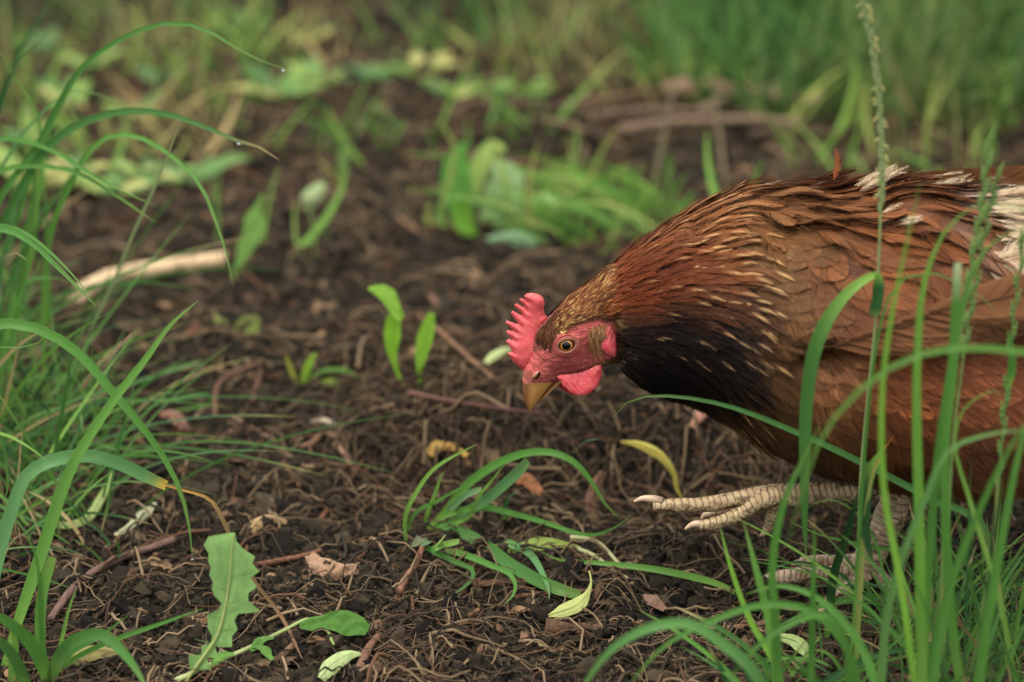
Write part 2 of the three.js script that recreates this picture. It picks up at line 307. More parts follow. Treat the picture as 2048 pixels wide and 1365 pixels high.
twig('brown_twig', 'brown twig leaning left of the central grass tuft', 'twig', [[640, 1050], [668, 1012], [700, 970], [735, 915]], 0.0018, C(126, 88, 66));
twig('pink_twig', 'short pinkish twig leaning below the central grass tuft', 'twig', [[796, 1196], [812, 1168], [828, 1146], [846, 1124, 0.008]], 0.0022, C(158, 112, 90));
twig('brown_twig', 'long brown twig lying behind the pale yellow leaf under the tuft', 'twig', [[930, 1182], [990, 1178], [1060, 1176], [1120, 1184]], 0.0022, C(112, 80, 60));
twig('brown_twig', 'crooked brown twig rising at the bottom edge by the pale green leaf', 'twig', [[716, 1362], [728, 1330], [740, 1306], [756, 1286]], 0.0026, C(134, 98, 80), { knots: [0.5] });
twig('bark_stick', 'thick dark stick half buried below the pale yellow leaf', 'stick', [[1090, 1262], [1130, 1268], [1180, 1272], [1232, 1270]], 0.0048, C(104, 78, 60), { lift: -0.001, r2: 1 });
twig('grey_twig', 'grey twig lying slantwise left of the central soil', 'twig', [[468, 845], [495, 862], [525, 880], [552, 894]], 0.0019, C(142, 114, 96));
twig('pale_twig', 'pale broken twig left of the central grass tuft', 'twig', [[672, 898], [688, 920], [702, 940], [712, 956]], 0.0022, C(170, 130, 104));
twig('brown_twig', 'thin brown twig curving down in front of the peeled branch', 'twig', [[1010, 1208], [1060, 1200], [1120, 1194], [1215, 1190]], 0.0013, C(120, 84, 66)).userData.label = 'thin brown twig running right behind the pale yellow leaf tip';
twig('root_twig', 'looping brown root in front of the left grass', 'root', [[430, 850, 0.004], [440, 810, 0.014], [500, 790, 0.018], [520, 770, 0.012], [505, 820, 0.004]], 0.0017, C(122, 90, 74));
twig('brown_twig', 'thin twig lying between the bent twig and the dandelion leaf', 'twig', [[205, 1128], [250, 1070], [300, 1020], [345, 985]], 0.0015, C(120, 88, 70));
twig('dry_straw', 'thin dry straw lying at the bottom under the lifted grass arc', 'straw', [[1400, 1258], [1470, 1230], [1540, 1290], [1600, 1350]], 0.0011, C(160, 128, 98));
twig('fallen_branch', 'blurred pinkish fallen branch behind the hen', 'branch', [[1330, 222], [1400, 216], [1470, 226], [1560, 236], [1650, 246]], 0.0095, C(150, 122, 98), { lift: 0.012 });
twig('fallen_branch', 'blurred dark branch lying on the soil beneath the far grass', 'branch', [[1000, 232], [1060, 234], [1120, 240], [1190, 250]], 0.005, C(96, 78, 62), { lift: 0.008 });
twig('dry_stalk', 'blurred pale stalk leaning behind the hen back', 'stalk', [[1310, 372, 0.005], [1330, 330, 0.03], [1352, 285, 0.055]], 0.0020, C(112, 100, 76));
twig('dry_stalk', 'blurred short pale stalk standing behind the hen back', 'stalk', [[1450, 372, 0.0], [1440, 340, 0.02], [1425, 302, 0.045]], 0.0022, C(116, 104, 78));
for (const [p, l, c, r] of [[[[1180, 262], [1290, 250], [1420, 252]], 'blurred grey twig lowest on the left of the branch heap behind the hen', C(118, 96, 80), 0.004], [[[1240, 290], [1350, 276], [1490, 270], [1600, 276]], 'long blurred grey-brown branch in the heap just above the hen back', C(134, 110, 90), 0.005], [[[1400, 250], [1480, 214], [1560, 204]], 'blurred pale branch crossing the top of the branch heap', C(160, 136, 108), 0.004], [[[1130, 236], [1210, 228], [1320, 206]], 'blurred brown branch at the upper left end of the branch heap', C(124, 96, 76), 0.004], [[[1500, 300], [1580, 292], [1690, 296]], 'blurred dark twig at the right end of the branch heap', C(96, 78, 64), 0.004], [[[1060, 262], [1130, 276], [1200, 300]], 'blurred thin twig slanting below the left end of the branch heap', C(128, 104, 84), 0.003]]) twig('heap_branch', l, 'branch', p.map(([x, y]) => [x, y, 0.010]), r, c);
for (const [i, p] of [[0, [[860, 600], [890, 640]]], [1, [[920, 548], [985, 580]]], [2, [[780, 430], [860, 490]]], [3, [[640, 880], [600, 905]]], [4, [[560, 930], [600, 985]]], [5, [[1190, 905], [1120, 890]]], [6, [[1560, 1250], [1450, 1268]]], [7, [[1210, 1010], [1330, 1030]]], [8, [[590, 1300], [520, 1345]]], [9, [[1290, 1120], [1230, 1160]]]].entries()) {
  const [[x0, y0], [x1, y1]] = p[1];
  twig('loose_twig', ['short blurred twig behind the hen comb', 'blurred twig on the soil above the hen comb', 'blurred slanting twig beside the weed behind the hen', 'short twig on the soil right of the looping root', 'thin twig on the soil left of the central tuft', 'twig in the dark hollow below the hen wattle', 'twig on the soil behind the big grass arc at the bottom', 'twig on the soil under the raised claw', 'twig on the soil just left of the lying dandelion stalk', 'short twig on the soil between raised foot and tuft'][i], 'twig', [[x0, y0], [(x0 + x1) / 2 + 4, (y0 + y1) / 2 + 3], [x1, y1]], 0.0019, [C(146, 110, 88), C(110, 82, 64), C(150, 116, 92)][i % 3]);
}

// a leaf as a sheet along its midrib: half widths to the left and right, in photograph pixels, at even steps
function leafSheet(pts, wl, wr, col, { n = 26, across = 4, normal = V(0, 0.8, 0.6), curl = 0, wave = 0, edge, fold = 0, tip, twist = 0, mm = MM } = {}) {
  const cur = new THREE.CatmullRomCurve3(pts, false, 'centripetal'), P = cur.getSpacedPoints(n), b = new MB(), s = pts[0].x * 99;
  const at = (a, t) => { const f = t * (a.length - 1), i = Math.min(a.length - 2, Math.floor(f)); return mix(a[i], a[i + 1], f - i); };
  for (let i = 0; i <= n; i++) {
    const t = i / n, T = P[Math.min(i + 1, n)].clone().sub(P[Math.max(i - 1, 0)]).normalize();
    let N = normal.clone().addScaledVector(T, -normal.dot(T)).normalize(); if (twist) N.applyAxisAngle(T, twist * t);
    const S = T.clone().cross(N).normalize();
    for (let j = -across; j <= across; j++) {
      const f = j / across, w = (j < 0 ? at(wl, t) : at(wr, t)) * mm, q = P[i].clone().addScaledVector(S, f * w).addScaledVector(N, -curl * f * f * w + fold * Math.abs(f) * w + wave * w * noise(t * 7 + s, f * 1.5, s));
      const c0 = mulC(col, clamp(0.95 + 0.25 * noise(t * 8 + s, f * 3, 2), 0.6, 1.4)); let c = edge ? mixC(c0, edge, Math.pow(Math.abs(f), 3) * 0.8) : c0; if (tip) c = mixC(c, tip, sst(0.72, 1, t));
      b.v(q, c, 0.5 + 0.5 * f, t * 2);
    }
  }
  const w = across * 2 + 1; for (let i = 0; i < n; i++) for (let j = 0; j < w - 1; j++) { const a = i * w + j; b.f(a, a + 1, a + w); b.f(a + 1, a + w + 1, a + w); }
  return { b, P };
}
function rib(P, r, col, parent, off = V(0, 0.0004, 0.0006), name = 'midrib', taper = 0.25) {
  const b = new MB(); sweep(b, P.filter((_, i) => i % 2 === 0).map((p) => p.clone().add(off)), (t) => r * mix(1, taper, t), () => col, { segs: 18, radial: 6 }); return b.build(name, M.leaf, parent);
}
function fallenLeaf(name, label, px, wl, wr, col, o = {}) {
  const low = px.reduce((a, b) => (b[1] > a[1] ? b : a)), zl = G(low[0], low[1]).z + 0.004;
  const pts = px.map(([x, y, h = 0.004]) => (o.stand ? U(x, y, zl) : G(x, y, 0).add(V(0, h, 0))));
  const g = thing(name, G(px[0][0], px[0][1]), label, o.cat ?? 'leaf', o.group), { b, P } = leafSheet(pts, wl, wr ?? wl, col, { curl: 0.3, wave: 0.15, ...o });
  b.build('blade', o.dry ? M.dryleaf : M.leaf, g);
  if (o.rib !== 0) rib(P, (o.rib ?? 1.6) * MM, o.ribCol ?? mulC(col, 1.15), g, V(0, 0.0005, 0.0003));
  return settle(g);
}
const YG = C(206, 212, 128), PALE = C(186, 204, 132);
fallenLeaf('pale_leaf', 'pale yellow-green leaf with thin stalk lying on the soil below the central tuft', [[1097, 1246, 0.004], [1125, 1247, 0.007], [1152, 1240, 0.008], [1172, 1222, 0.009], [1182, 1202, 0.011], [1178, 1190, 0.014]], [3, 15, 18, 14, 5, 2, 1.5], [3, 12, 14, 13, 5, 2, 1.5], C(208, 214, 130), { ribCol: C(190, 190, 100), rib: 0.8, curl: 0.15 });
fallenLeaf('curled_leaf', 'yellow curled leaf hanging over a hollow below the hen breast', [[1242, 884, 0.014], [1275, 888, 0.017], [1310, 902, 0.017], [1335, 925, 0.014], [1350, 952, 0.007], [1354, 976, 0.002], [1370, 1008, 0.001]], [3, 10, 14, 10, 6, 5, 2], [2, 8, 12, 9, 6, 4, 2], C(212, 196, 92), { curl: 0.5, rib: 1, stand: 1 });
fallenLeaf('pale_leaf', 'pale green leaf cut by the bottom edge of the picture', [[640, 1378, 0.006], [668, 1354, 0.008], [700, 1338, 0.008], [722, 1330, 0.006]], [8, 16, 15, 4], [10, 18, 14, 3], C(196, 212, 142), { rib: 0.8 });
fallenLeaf('pale_leaf', 'pale green leaf standing blurred on the soil above the seedling', [[612, 424, 0.004], [620, 398, 0.012], [636, 378, 0.020], [650, 368, 0.024]], [10, 22, 16, 5], [8, 18, 20, 6], C(200, 220, 156), { mm: 0.00033, normal: V(0, 0.4, 0.9), rib: 0.8, stand: 1 });
fallenLeaf('pale_leaf', 'pale leaf on the soil just left of the beak', [[972, 768, 0.014], [990, 758, 0.016], [1010, 750, 0.017], [1026, 744, 0.016]], [6, 13, 12, 4], [6, 10, 9, 3], C(206, 214, 142), { rib: 0.8 });
fallenLeaf('curved_leaf', 'narrow pale curved leaf in the lower left', [[52, 1036, 0.006], [90, 1050, 0.004], [130, 1064, 0.004], [170, 1060, 0.006], [205, 1032, 0.012], [232, 994, 0.018]], [2, 5, 11, 12, 9, 2], [2, 4, 8, 10, 8, 2], C(176, 190, 116), { rib: 0.8 });
fallenLeaf('whitish_leaf', 'whitish leaf with a torn lower end in the lower left', [[232, 1086, 0.004], [252, 1078, 0.006], [280, 1062, 0.008], [312, 1038, 0.010]], [9, 8, 16, 5], [8, 7, 14, 4], C(204, 202, 160), { wave: 0.4 });
fallenLeaf('tan_leaf', 'tan curled dry leaf above the jagged dandelion leaf', [[496, 1092, 0.006], [515, 1078, 0.010], [540, 1068, 0.010], [574, 1064, 0.006]], [6, 16, 10, 6], [6, 14, 9, 5], C(178, 142, 96), { dry: 1, curl: 0.6 });
fallenLeaf('crumpled_leaf', 'crumpled light brown leaf left of the central tuft', [[622, 1140, 0.010], [648, 1158, 0.008], [680, 1164, 0.008], [718, 1160, 0.006]], [6, 22, 18, 14], [14, 22, 26, 10], C(168, 128, 96), { dry: 1, wave: 0.7, rib: 0 });
fallenLeaf('crumpled_leaf', 'small rust-brown crumpled leaf inside the central grass tuft', [[1032, 1004, 0.012], [1048, 998, 0.013], [1066, 1004, 0.010], [1088, 1020, 0.004]], [10, 18, 14, 4], [6, 14, 9, 3], C(156, 98, 58), { dry: 1, wave: 0.8, rib: 0 });
fallenLeaf('yellow_leaf', 'yellow-brown leaf scrap behind the central grass tuft', [[856, 938, 0.010], [880, 922, 0.010], [905, 918, 0.008], [936, 930, 0.006]], [16, 14, 8, 6], [12, 12, 8, 6], C(196, 154, 74), { dry: 1, wave: 0.5, rib: 0 });
fallenLeaf('brown_leaf', 'brown leaf scrap standing right of the central tuft', [[1188, 1032, 0.002], [1186, 1004, 0.008], [1192, 972, 0.014], [1206, 944, 0.018]], [12, 17, 13, 8], [12, 16, 12, 8], C(136, 98, 76), { dry: 1, wave: 0.4, normal: V(0, 0.4, 0.9), stand: 1 });
fallenLeaf('pinkish_leaf', 'pinkish crumpled leaf under the hen breast', [[1384, 880, 0.008], [1402, 868, 0.014], [1420, 852, 0.017], [1440, 840, 0.017]], [8, 17, 18, 6], [6, 16, 12, 5], C(178, 124, 102), { dry: 1, wave: 0.6, rib: 0 });
fallenLeaf('olive_leaf', 'dry olive leaf lying at the bottom left edge', [[98, 1368, 0.004], [140, 1348, 0.008], [190, 1338, 0.010], [240, 1334, 0.008]], [6, 14, 14, 5], [8, 18, 18, 5], C(142, 130, 74), { dry: 1, rib: 1 });
fallenLeaf('pale_leaf', 'pale leaf lying in the shade under the hen belly', [[1480, 886, 0.004], [1510, 904, 0.006], [1540, 922, 0.004]], [4, 12, 3], [4, 10, 3], C(190, 194, 140), { rib: 0 });
fallenLeaf('pale_leaf', 'pale cut leaf behind grass at the bottom right', [[1556, 1316, 0.012], [1590, 1326, 0.012], [1630, 1346, 0.006]], [10, 16, 4], [6, 14, 4], C(176, 196, 122));
fallenLeaf('brown_leaf', 'brown leaf scrap on the soil at the far left under the grass', [[372, 872, 0.004], [346, 852, 0.008], [320, 846, 0.006]], [8, 18, 8], [8, 16, 8], C(146, 100, 78), { dry: 1, wave: 0.5, rib: 0 });
fallenLeaf('white_leaf', 'whitish leaf scrap left of the twig below the beak', [[620, 856, 0.004], [645, 858, 0.006], [672, 866, 0.005]], [4, 8, 4], [4, 6, 4], C(176, 154, 126), { dry: 1, rib: 0 });
fallenLeaf('brown_leaf', 'pinkish brown leaf scrap right of the rear dry stem at the bottom', [[1278, 1208, 0.004], [1300, 1226, 0.008], [1330, 1240, 0.006]], [10, 18, 6], [6, 14, 6], C(128, 94, 74), { dry: 1, wave: 0.5, rib: 0 });

// the upright dandelion leaf and the one that lies beside it
{
  const px = [[366, 1372, 0.002], [374, 1359], [411, 1307], [434, 1272], [449, 1220], [458, 1163], [464, 1091], [468, 1066]];
  const base = G(366, 1372), top = px.map(([x, y], i) => U(x, y, base.z - 0.012 * i / 7)); top[0] = base.clone();
  const g = thing('dandelion_leaf', base, 'upright jagged green dandelion leaf with pale midrib and torn top', 'leaf');
  const wl = [1, 2, 3, 14, 24, 5, 14, 4, 8, 22, 26, 30, 12, 8, 24, 30, 30, 38, 36, 42, 42, 52, 46, 4], wr = [1, 2, 3, 8, 28, 6, 24, 6, 34, 26, 32, 22, 26, 66, 40, 38, 52, 38, 54, 40, 44, 20, 6, 2];
  const { b, P } = leafSheet(top, wl, wr, C(146, 186, 106), { n: 46, across: 5, normal: V(0.1, 0.3, 1), wave: 0.12, fold: 0.12 });
  b.build('blade', M.leaf, g); rib(P, 4.2 * MM, C(196, 206, 128), g, V(0, 0, 0.0008)); 
  const vb = new MB(); for (let k = 0; k < 6; k++) { const p = P[14 + k * 4], d = k % 2 ? 1 : -1; sweep(vb, [p.clone().add(V(0, 0, 0.0006)), p.clone().add(V(d * 0.004, 0.002, 0.001)), p.clone().add(V(d * 0.0085, 0.0035, 0.0015))], (t) => 0.00022 * (1 - 0.6 * t), () => C(150, 184, 104), { segs: 6, radial: 5 }); }
  vb.build('side_veins', M.leaf, g); settle(g);

  const sp = [[352, 1376, 0.004], [420, 1352, 0.006], [500, 1324, 0.008], [570, 1296, 0.010], [622, 1280, 0.012], [650, 1290, 0.010], [668, 1312, 0.006]].map(([x, y, h]) => G(x, y).add(V(0, h, 0)));
  const s = thing('dandelion_stalk', sp[0], 'pale dandelion leaf stalk lying along the bottom edge with a green leaf end', 'leaf');
  const sb = new MB(); sweep(sb, sp, (t) => mix(7, 2.4, t) * MM, (t, a) => mixC(C(206, 210, 146), C(150, 180, 84), t * 0.8), { segs: 40, radial: 8, flat: 0.7 }); sb.build('stalk', M.leaf, s);
  const l1 = leafSheet([[600, 1290, 0.010], [640, 1288, 0.012], [690, 1288, 0.012], [735, 1292, 0.008]].map(([x, y, h]) => G(x, y).add(V(0, h, 0))), [6, 14, 12, 20, 24, 22, 12], [4, 18, 14, 26, 30, 26, 10], C(86, 132, 48), { wave: 0.3, fold: 0.3 }); l1.b.build('blade', M.leaf, s);
  for (const [x, y, d] of [[505, 1326, 1], [470, 1340, -1], [548, 1308, -1]]) { const q = G(x, y).add(V(0, 0.009, 0)); leafSheet([q, q.clone().add(V(0.006 * d, 0.001, 0.004)), q.clone().add(V(0.011 * d, -0.003, 0.009))], [3, 9, 12, 4], [3, 7, 10, 3], C(120, 168, 74), { n: 10, wave: 0.5, normal: V(0.2, 1, 0.2) }).b.build('lobe', M.leaf, s); }
  settle(s);

  const tr = thing('torn_leaf', G(1240, 1160), 'torn yellow-green dandelion leaf with two pale stalks lying in the central tuft', 'leaf');
  const t1 = leafSheet([[920, 1106, 0.003], [985, 1112, 0.004], [1060, 1108, 0.005], [1120, 1110, 0.006], [1160, 1112, 0.005]].map(([x, y, h]) => G(x, y).add(V(0, h, 0))), [2, 5, 8, 14, 7, 18, 14, 8, 3], [2, 6, 8, 10, 16, 12, 10, 5, 2], C(158, 176, 84), { wave: 0.35, n: 30, normal: V(0, 0.7, 0.7) }); t1.b.build('blade', M.leaf, tr);
  for (const p of [[[1140, 1108, 0.010], [1190, 1116, 0.010], [1225, 1134, 0.006], [1246, 1152, 0.003]], [[1150, 1116, 0.006], [1190, 1130, 0.005], [1225, 1150, 0.003], [1258, 1166, 0.002]]]) { const k = new MB(); sweep(k, p.map(([x, y, h]) => G(x, y).add(V(0, h, 0))), (t) => mix(5, 3.2, t) * MM, (t) => C(208, 206, 150), { segs: 16, radial: 7 }); k.build('stalk', M.leaf, tr); }
  settle(tr);
}

// ---------------------------------------------------------------- the hen
const hen = thing('hen', V(U(1720, 1180, 0).x, 0, 0), 'brown hen with red comb bending forward, one foot lifted', 'hen');
// body and neck: rings given by the top and bottom of the outline and a half width
const RINGS = [
  [[1140, 604], [1214, 702], .014], [[1165, 573], [1250, 752], .021], [[1208, 528], [1284, 782], .027], [[1258, 485], [1324, 803], .034], [[1320, 440], [1384, 818], .043], [[1395, 396], [1452, 850], .055],
  [[1490, 358], [1530, 905], .068], [[1590, 351], [1612, 945], .078], [[1690, 348], [1705, 966], .084], [[1800, 334], [1800, 984], .088], [[1920, 344], [1915, 992], .085], [[2040, 354], [2030, 985], .074], [[2160, 392], [2135, 935], .058], [[2250, 430], [2220, 830], .034], [[2285, 500], [2270, 720], .010],
];
const ringT = new THREE.CatmullRomCurve3(RINGS.map((r) => U(...r[0]))), ringB = new THREE.CatmullRomCurve3(RINGS.map((r) => U(...r[1]))), ringW = new THREE.CatmullRomCurve3(RINGS.map((r, i) => V(i, r[2], 0)));
const NU = 300, NV = 200, TAB = [];
const wingLine = (x) => 694 - (x - 1650) * 0.17;
for (let i = 0; i <= NU; i++) {
  const u = i / NU, T = ringT.getPoint(u), B = ringB.getPoint(u), w = Math.max(0.004, ringW.getPoint(u).y - 0.003), c = T.clone().add(B).multiplyScalar(0.5), e = T.clone().sub(B).multiplyScalar(0.5), A = e.length() - 0.003; e.normalize();
  const a = Math.sqrt(Math.max(1e-6, A * A - Math.pow(w * 0.364 * e.y, 2)));
  for (let j = 0; j < NV; j++) {
    const v = j / NV * Math.PI * 2, sv = Math.sin(v), p = c.clone().addScaledVector(e, a * Math.cos(v)).add(V(0, 0, w * sv * (1 + 0.06 * Math.cos(v + Math.PI))));
    const [px, py] = toPx(V(p.x, p.y, Math.abs(p.z))), wl = wingLine(px), m = sst(1545, 1680, px + (py - 560) * 0.15) * sst(400, 520, py) * (1 - sst(wl - 10, wl + 14, py)) * sst(0.2, 0.5, Math.abs(sv));
    if (px > 1380) p.addScaledVector(e, 0.0042 * noise(px * 0.011, v * 1.6, 3) * sst(0.1, 0.8, Math.cos(v)));
    p.z += Math.sign(sv) * 0.014 * m;
    p.z += Math.sign(sv) * 0.006 * sst(1600, 1660, px) * sst(wl + 20, wl + 70, py) * (1 - sst(wl + 200, wl + 330, py)) * Math.abs(sv);   // thigh
    TAB.push(p);
  }
}
const tabAt = (i, j) => TAB[clamp(i, 0, NU) * NV + ((j % NV) + NV) % NV];
function S(u, v) {
  const x = clamp(u) * NU, y = v / (Math.PI * 2) * NV, i = Math.min(NU - 1, Math.floor(x)), j = Math.floor(y), fx = x - i, fy = y - j;
  return tabAt(i, j).clone().multiplyScalar((1 - fx) * (1 - fy)).addScaledVector(tabAt(i + 1, j), fx * (1 - fy)).addScaledVector(tabAt(i, j + 1), (1 - fx) * fy).addScaledVector(tabAt(i + 1, j + 1), fx * fy);
}
function frame(u, v) {                                   // point, outward normal and the two slopes
  const du = 1.5 / NU, dv = 1.5 / NV * 6.2832, p = S(u, v), su = S(Math.min(1, u + du), v).sub(S(Math.max(0, u - du), v)).multiplyScalar(1 / (Math.min(1, u + du) - Math.max(0, u - du))), sv = S(u, v + dv).sub(S(u, v - dv)).multiplyScalar(0.5 / dv);
  return { p, su, sv, n: sv.clone().cross(su).normalize() };
}

// colours of the plumage: what each place of the near side is dyed, the far side alike
const DYE = [
  [1110, 620, 172, 128, 78], [1160, 592, 176, 122, 70], [1220, 520, 140, 82, 50], [1300, 470, 134, 80, 48], [1380, 425, 150, 94, 56], [1180, 640, 126, 76, 44], [1250, 590, 118, 60, 34], [1330, 550, 104, 54, 32], [1400, 530, 122, 76, 48],
  [1250, 690, 48, 36, 32], [1330, 670, 42, 32, 30], [1420, 670, 42, 33, 31], [1300, 740, 30, 28, 30], [1380, 760, 40, 34, 33], [1440, 740, 50, 40, 36], [1400, 615, 74, 44, 32], [1462, 620, 66, 48, 38], [1240, 745, 40, 34, 33],
  [1500, 500, 152, 112, 74], [1540, 600, 140, 100, 66], [1540, 700, 132, 96, 66], [1540, 800, 120, 88, 62], [1460, 830, 88, 68, 52], [1600, 880, 120, 86, 60], [1600, 500, 146, 100, 64],
  [1500, 380, 178, 120, 74], [1600, 400, 172, 112, 68], [1700, 390, 164, 102, 62], [1800, 370, 164, 104, 68], [1850, 430, 156, 96, 60], [1440, 440, 150, 96, 58],
  [1640, 520, 146, 92, 58], [1750, 520, 156, 95, 60], [1850, 520, 156, 96, 62], [1700, 620, 146, 88, 57], [1850, 620, 152, 97, 62], [2000, 600, 156, 101, 65], [2000, 470, 154, 97, 60],
  [1660, 740, 168, 116, 80], [1750, 760, 172, 102, 66], [1850, 760, 166, 98, 68], [1980, 760, 172, 104, 73], [1700, 880, 134, 90, 62], [1800, 900, 142, 90, 62], [1950, 900, 160, 108, 80], [1600, 950, 108, 80, 58],
  [2045, 400, 228, 212, 190], [2060, 480, 226, 212, 190], [2120, 440, 230, 214, 192],
].map(([x, y, r, g, b]) => [x, y, ((k) => (r > 220 ? k : Math.max(r, g, b) < 62 ? k : x < 1466 && y > 500 ? [k[0] * 1.1, k[1] * 0.84, k[2] * 0.62] : [k[0] * 1.0, k[1] * 0.92, k[2] * 0.80]))(mulC(C(r, g, b), Math.max(r, g, b) < 62 ? 0.38 : r > 220 ? 0.85 : x < 1466 ? 0.74 : y > 690 && x > 1630 ? 0.68 : x < 1620 ? 0.46 : y > 480 ? 0.47 : 0.58))]);
function dye(px, py) {
  let s = 0, c = [0, 0, 0]; for (const [x, y, k] of DYE) { const d = Math.pow((px - x) ** 2 + (py - y) ** 2 + 60, -2.0); s += d; c = [c[0] + d * k[0], c[1] + d * k[1], c[2] + d * k[2]]; }
  return mulC(c, 1 / s);
}
const CREAM = C(212, 188, 154);

// one feather along a path of points with normals; L is the path's length, W the half width
function feather(b, path, L, W, o) {
  const K = path.length - 1, at = (t) => { const x = clamp(t) * K, i = Math.min(K - 1, Math.floor(x)), f = x - i; return { p: path[i].p.clone().lerp(path[i + 1].p, f), n: path[i].n.clone().lerp(path[i + 1].n, f).normalize(), d: path[i + 1].p.clone().sub(path[i].p).normalize() }; };
  const m = o.barbs, c0 = o.round, half = (t) => W * Math.min(1, Math.pow(clamp(t * 2.2 + 0.12), 0.7)) * Math.sqrt(Math.max(0, 1 - Math.pow((Math.max(t, c0) - c0) / (1.001 - c0), o.point ?? 2)));
  const rel = (o.slant ?? 0.9) * W / L, vo = rnd() * 7, split = o.split, cam = o.camber ?? 0.12; let tone = 1;
  const put = (t, x, w, lift, jit, u, vv) => {
    const q = at(t), s = q.n.clone().cross(q.d).normalize(), ww = half(t) * w;
    const p = q.p.addScaledVector(s, x * ww).addScaledVector(q.n, -cam * ww * x * x + lift), n = q.n.clone().addScaledVector(s, x * cam * 2.4).addScaledVector(q.d, jit).normalize();
    return b.v(p, mulC(o.colour(t, Math.abs(x), u), tone), 0.5 + x * 0.5, vv, n);
  };
  for (const s of [-1, 1]) {
    let gap = 0, tn = 1; const tv = o.tones ?? 0.24;
    for (let i = 0; i < m; i++) {
      const t0 = 0.03 + 0.95 * i / m, t1 = 0.03 + 0.95 * (i + 1) / m, jit = (rnd() - 0.5) * 0.2, r = 1 + (rnd() - 0.5) * o.fray, out = o.body ?? 0.84;
      tn = clamp(tn * 0.55 + 0.45 + (rnd() - 0.5) * tv, 0.5, 1.6); tone = tn;
      if (rnd() < split) gap = (rnd() - 0.5) * rel * 0.55; else gap *= 0.6;
      const shrink = rnd() < split ? 0.3 : 0.02, lift = (rnd() - 0.5) * (o.fluff ?? 0), tm = rel * out, v0 = vo + t0 * m / 26, v1 = vo + t1 * m / 26;
      const a = put(t0, 0, s, 0, jit, rnd(), v0), c = put(t1, 0, s, 0, jit, 0, v1);
      const d = put(Math.min(1, t0 + tm + gap + shrink * (t1 - t0)), out, s, lift, jit, 0, v0), e = put(Math.min(1, t1 + tm + gap - shrink * (t1 - t0)), out, s, lift, jit, 0, v1);
      const te = Math.min(1, (t0 + t1) / 2 + rel * r + gap), f = put(te, r, s, lift * 1.6, jit, 0, (v0 + v1) / 2);
      if (s > 0) { b.f(a, d, c); b.f(c, d, e); b.f(d, f, e); } else { b.f(a, c, d); b.f(c, e, d); b.f(d, e, f); }
    }
  }
  if (o.shaft) {
    const k0 = b.k; for (let i = 0; i <= K; i++) { const q = path[i], d = path[Math.min(K, i + 1)].p.clone().sub(path[Math.max(0, i - 1)].p).normalize(), s = q.n.clone().cross(d).normalize(), r = o.shaft * (1 - 0.8 * i / K); for (const x of [-1, 1]) b.v(q.p.clone().addScaledVector(s, x * r).addScaledVector(q.n, 0.00018), o.shaftCol, 0.5, vo, q.n); }
    for (let i = 0; i < K; i++) { const a = k0 + i * 2; b.f(a, a + 1, a + 2); b.f(a + 1, a + 3, a + 2); }
  }
}
// follow the body from (u, v) for a length, in a direction that leans down by `lean`
function follow(u, v, L, lean, lift, steps = 7, sunk = 0.0012, curlUp = 0, arc = 0.1) {
  const path = [], wob = (rnd() - 0.5) * 0.25;
  for (let k = 0; k <= steps; k++) {
    const f = frame(u, v), t = k / steps, near = Math.sin(v) >= 0 ? 1 : -1;
    path.push({ p: f.p.clone().addScaledVector(f.n, -sunk + lift * Math.pow(t, 1.1) + curlUp * t * t * t), n: f.n.clone() });
    const a = f.su.clone().normalize(), d0 = f.sv.clone().multiplyScalar(near), dn = d0.addScaledVector(a, -d0.dot(a)).normalize(), th = lean + wob + arc * (t - 0.5), d = a.multiplyScalar(Math.cos(th)).addScaledVector(dn, Math.sin(th) * Math.min(1, Math.abs(Math.sin(v)) * 2.5 + 0.1));
    const ds = L / steps, aa = f.su.dot(f.su), bb = f.su.dot(f.sv), cc = f.sv.dot(f.sv), x = f.su.dot(d), y = f.sv.dot(d), det = aa * cc - bb * bb;
    u = clamp(u + ds * (x * cc - y * bb) / det, 0, 0.995); v += ds * (y * aa - x * bb) / det;
  }
  for (let k = 0; k <= steps; k++) {                     // the raised tip tilts the normal back
    const d = path[Math.min(steps, k + 1)].p.clone().sub(path[Math.max(0, k - 1)].p).normalize(); path[k].n.addScaledVector(d, -0.45 * path[k].n.dot(d)).normalize();
  }
  return path;
}
function region(px, py) {
  const hx = 1466 - Math.max(0, 560 - py) * 0.36, wl = wingLine(px);
  if (px < hx) return 'hackle';
  if (px > 1972 && py < 545 - (px - 1985) * 0.2 && py > 400 - (px - 1972) * 1.2) return 'fluff';
  if (py < 455 + (px - 1500) * 0.08) return 'back';
  if (px + (py - 560) * 0.15 > 1585 && py < wl + 4) return 'wing';
  if (px > 1618 && py >= wl + 4) return 'flank';
  return 'breast';
}
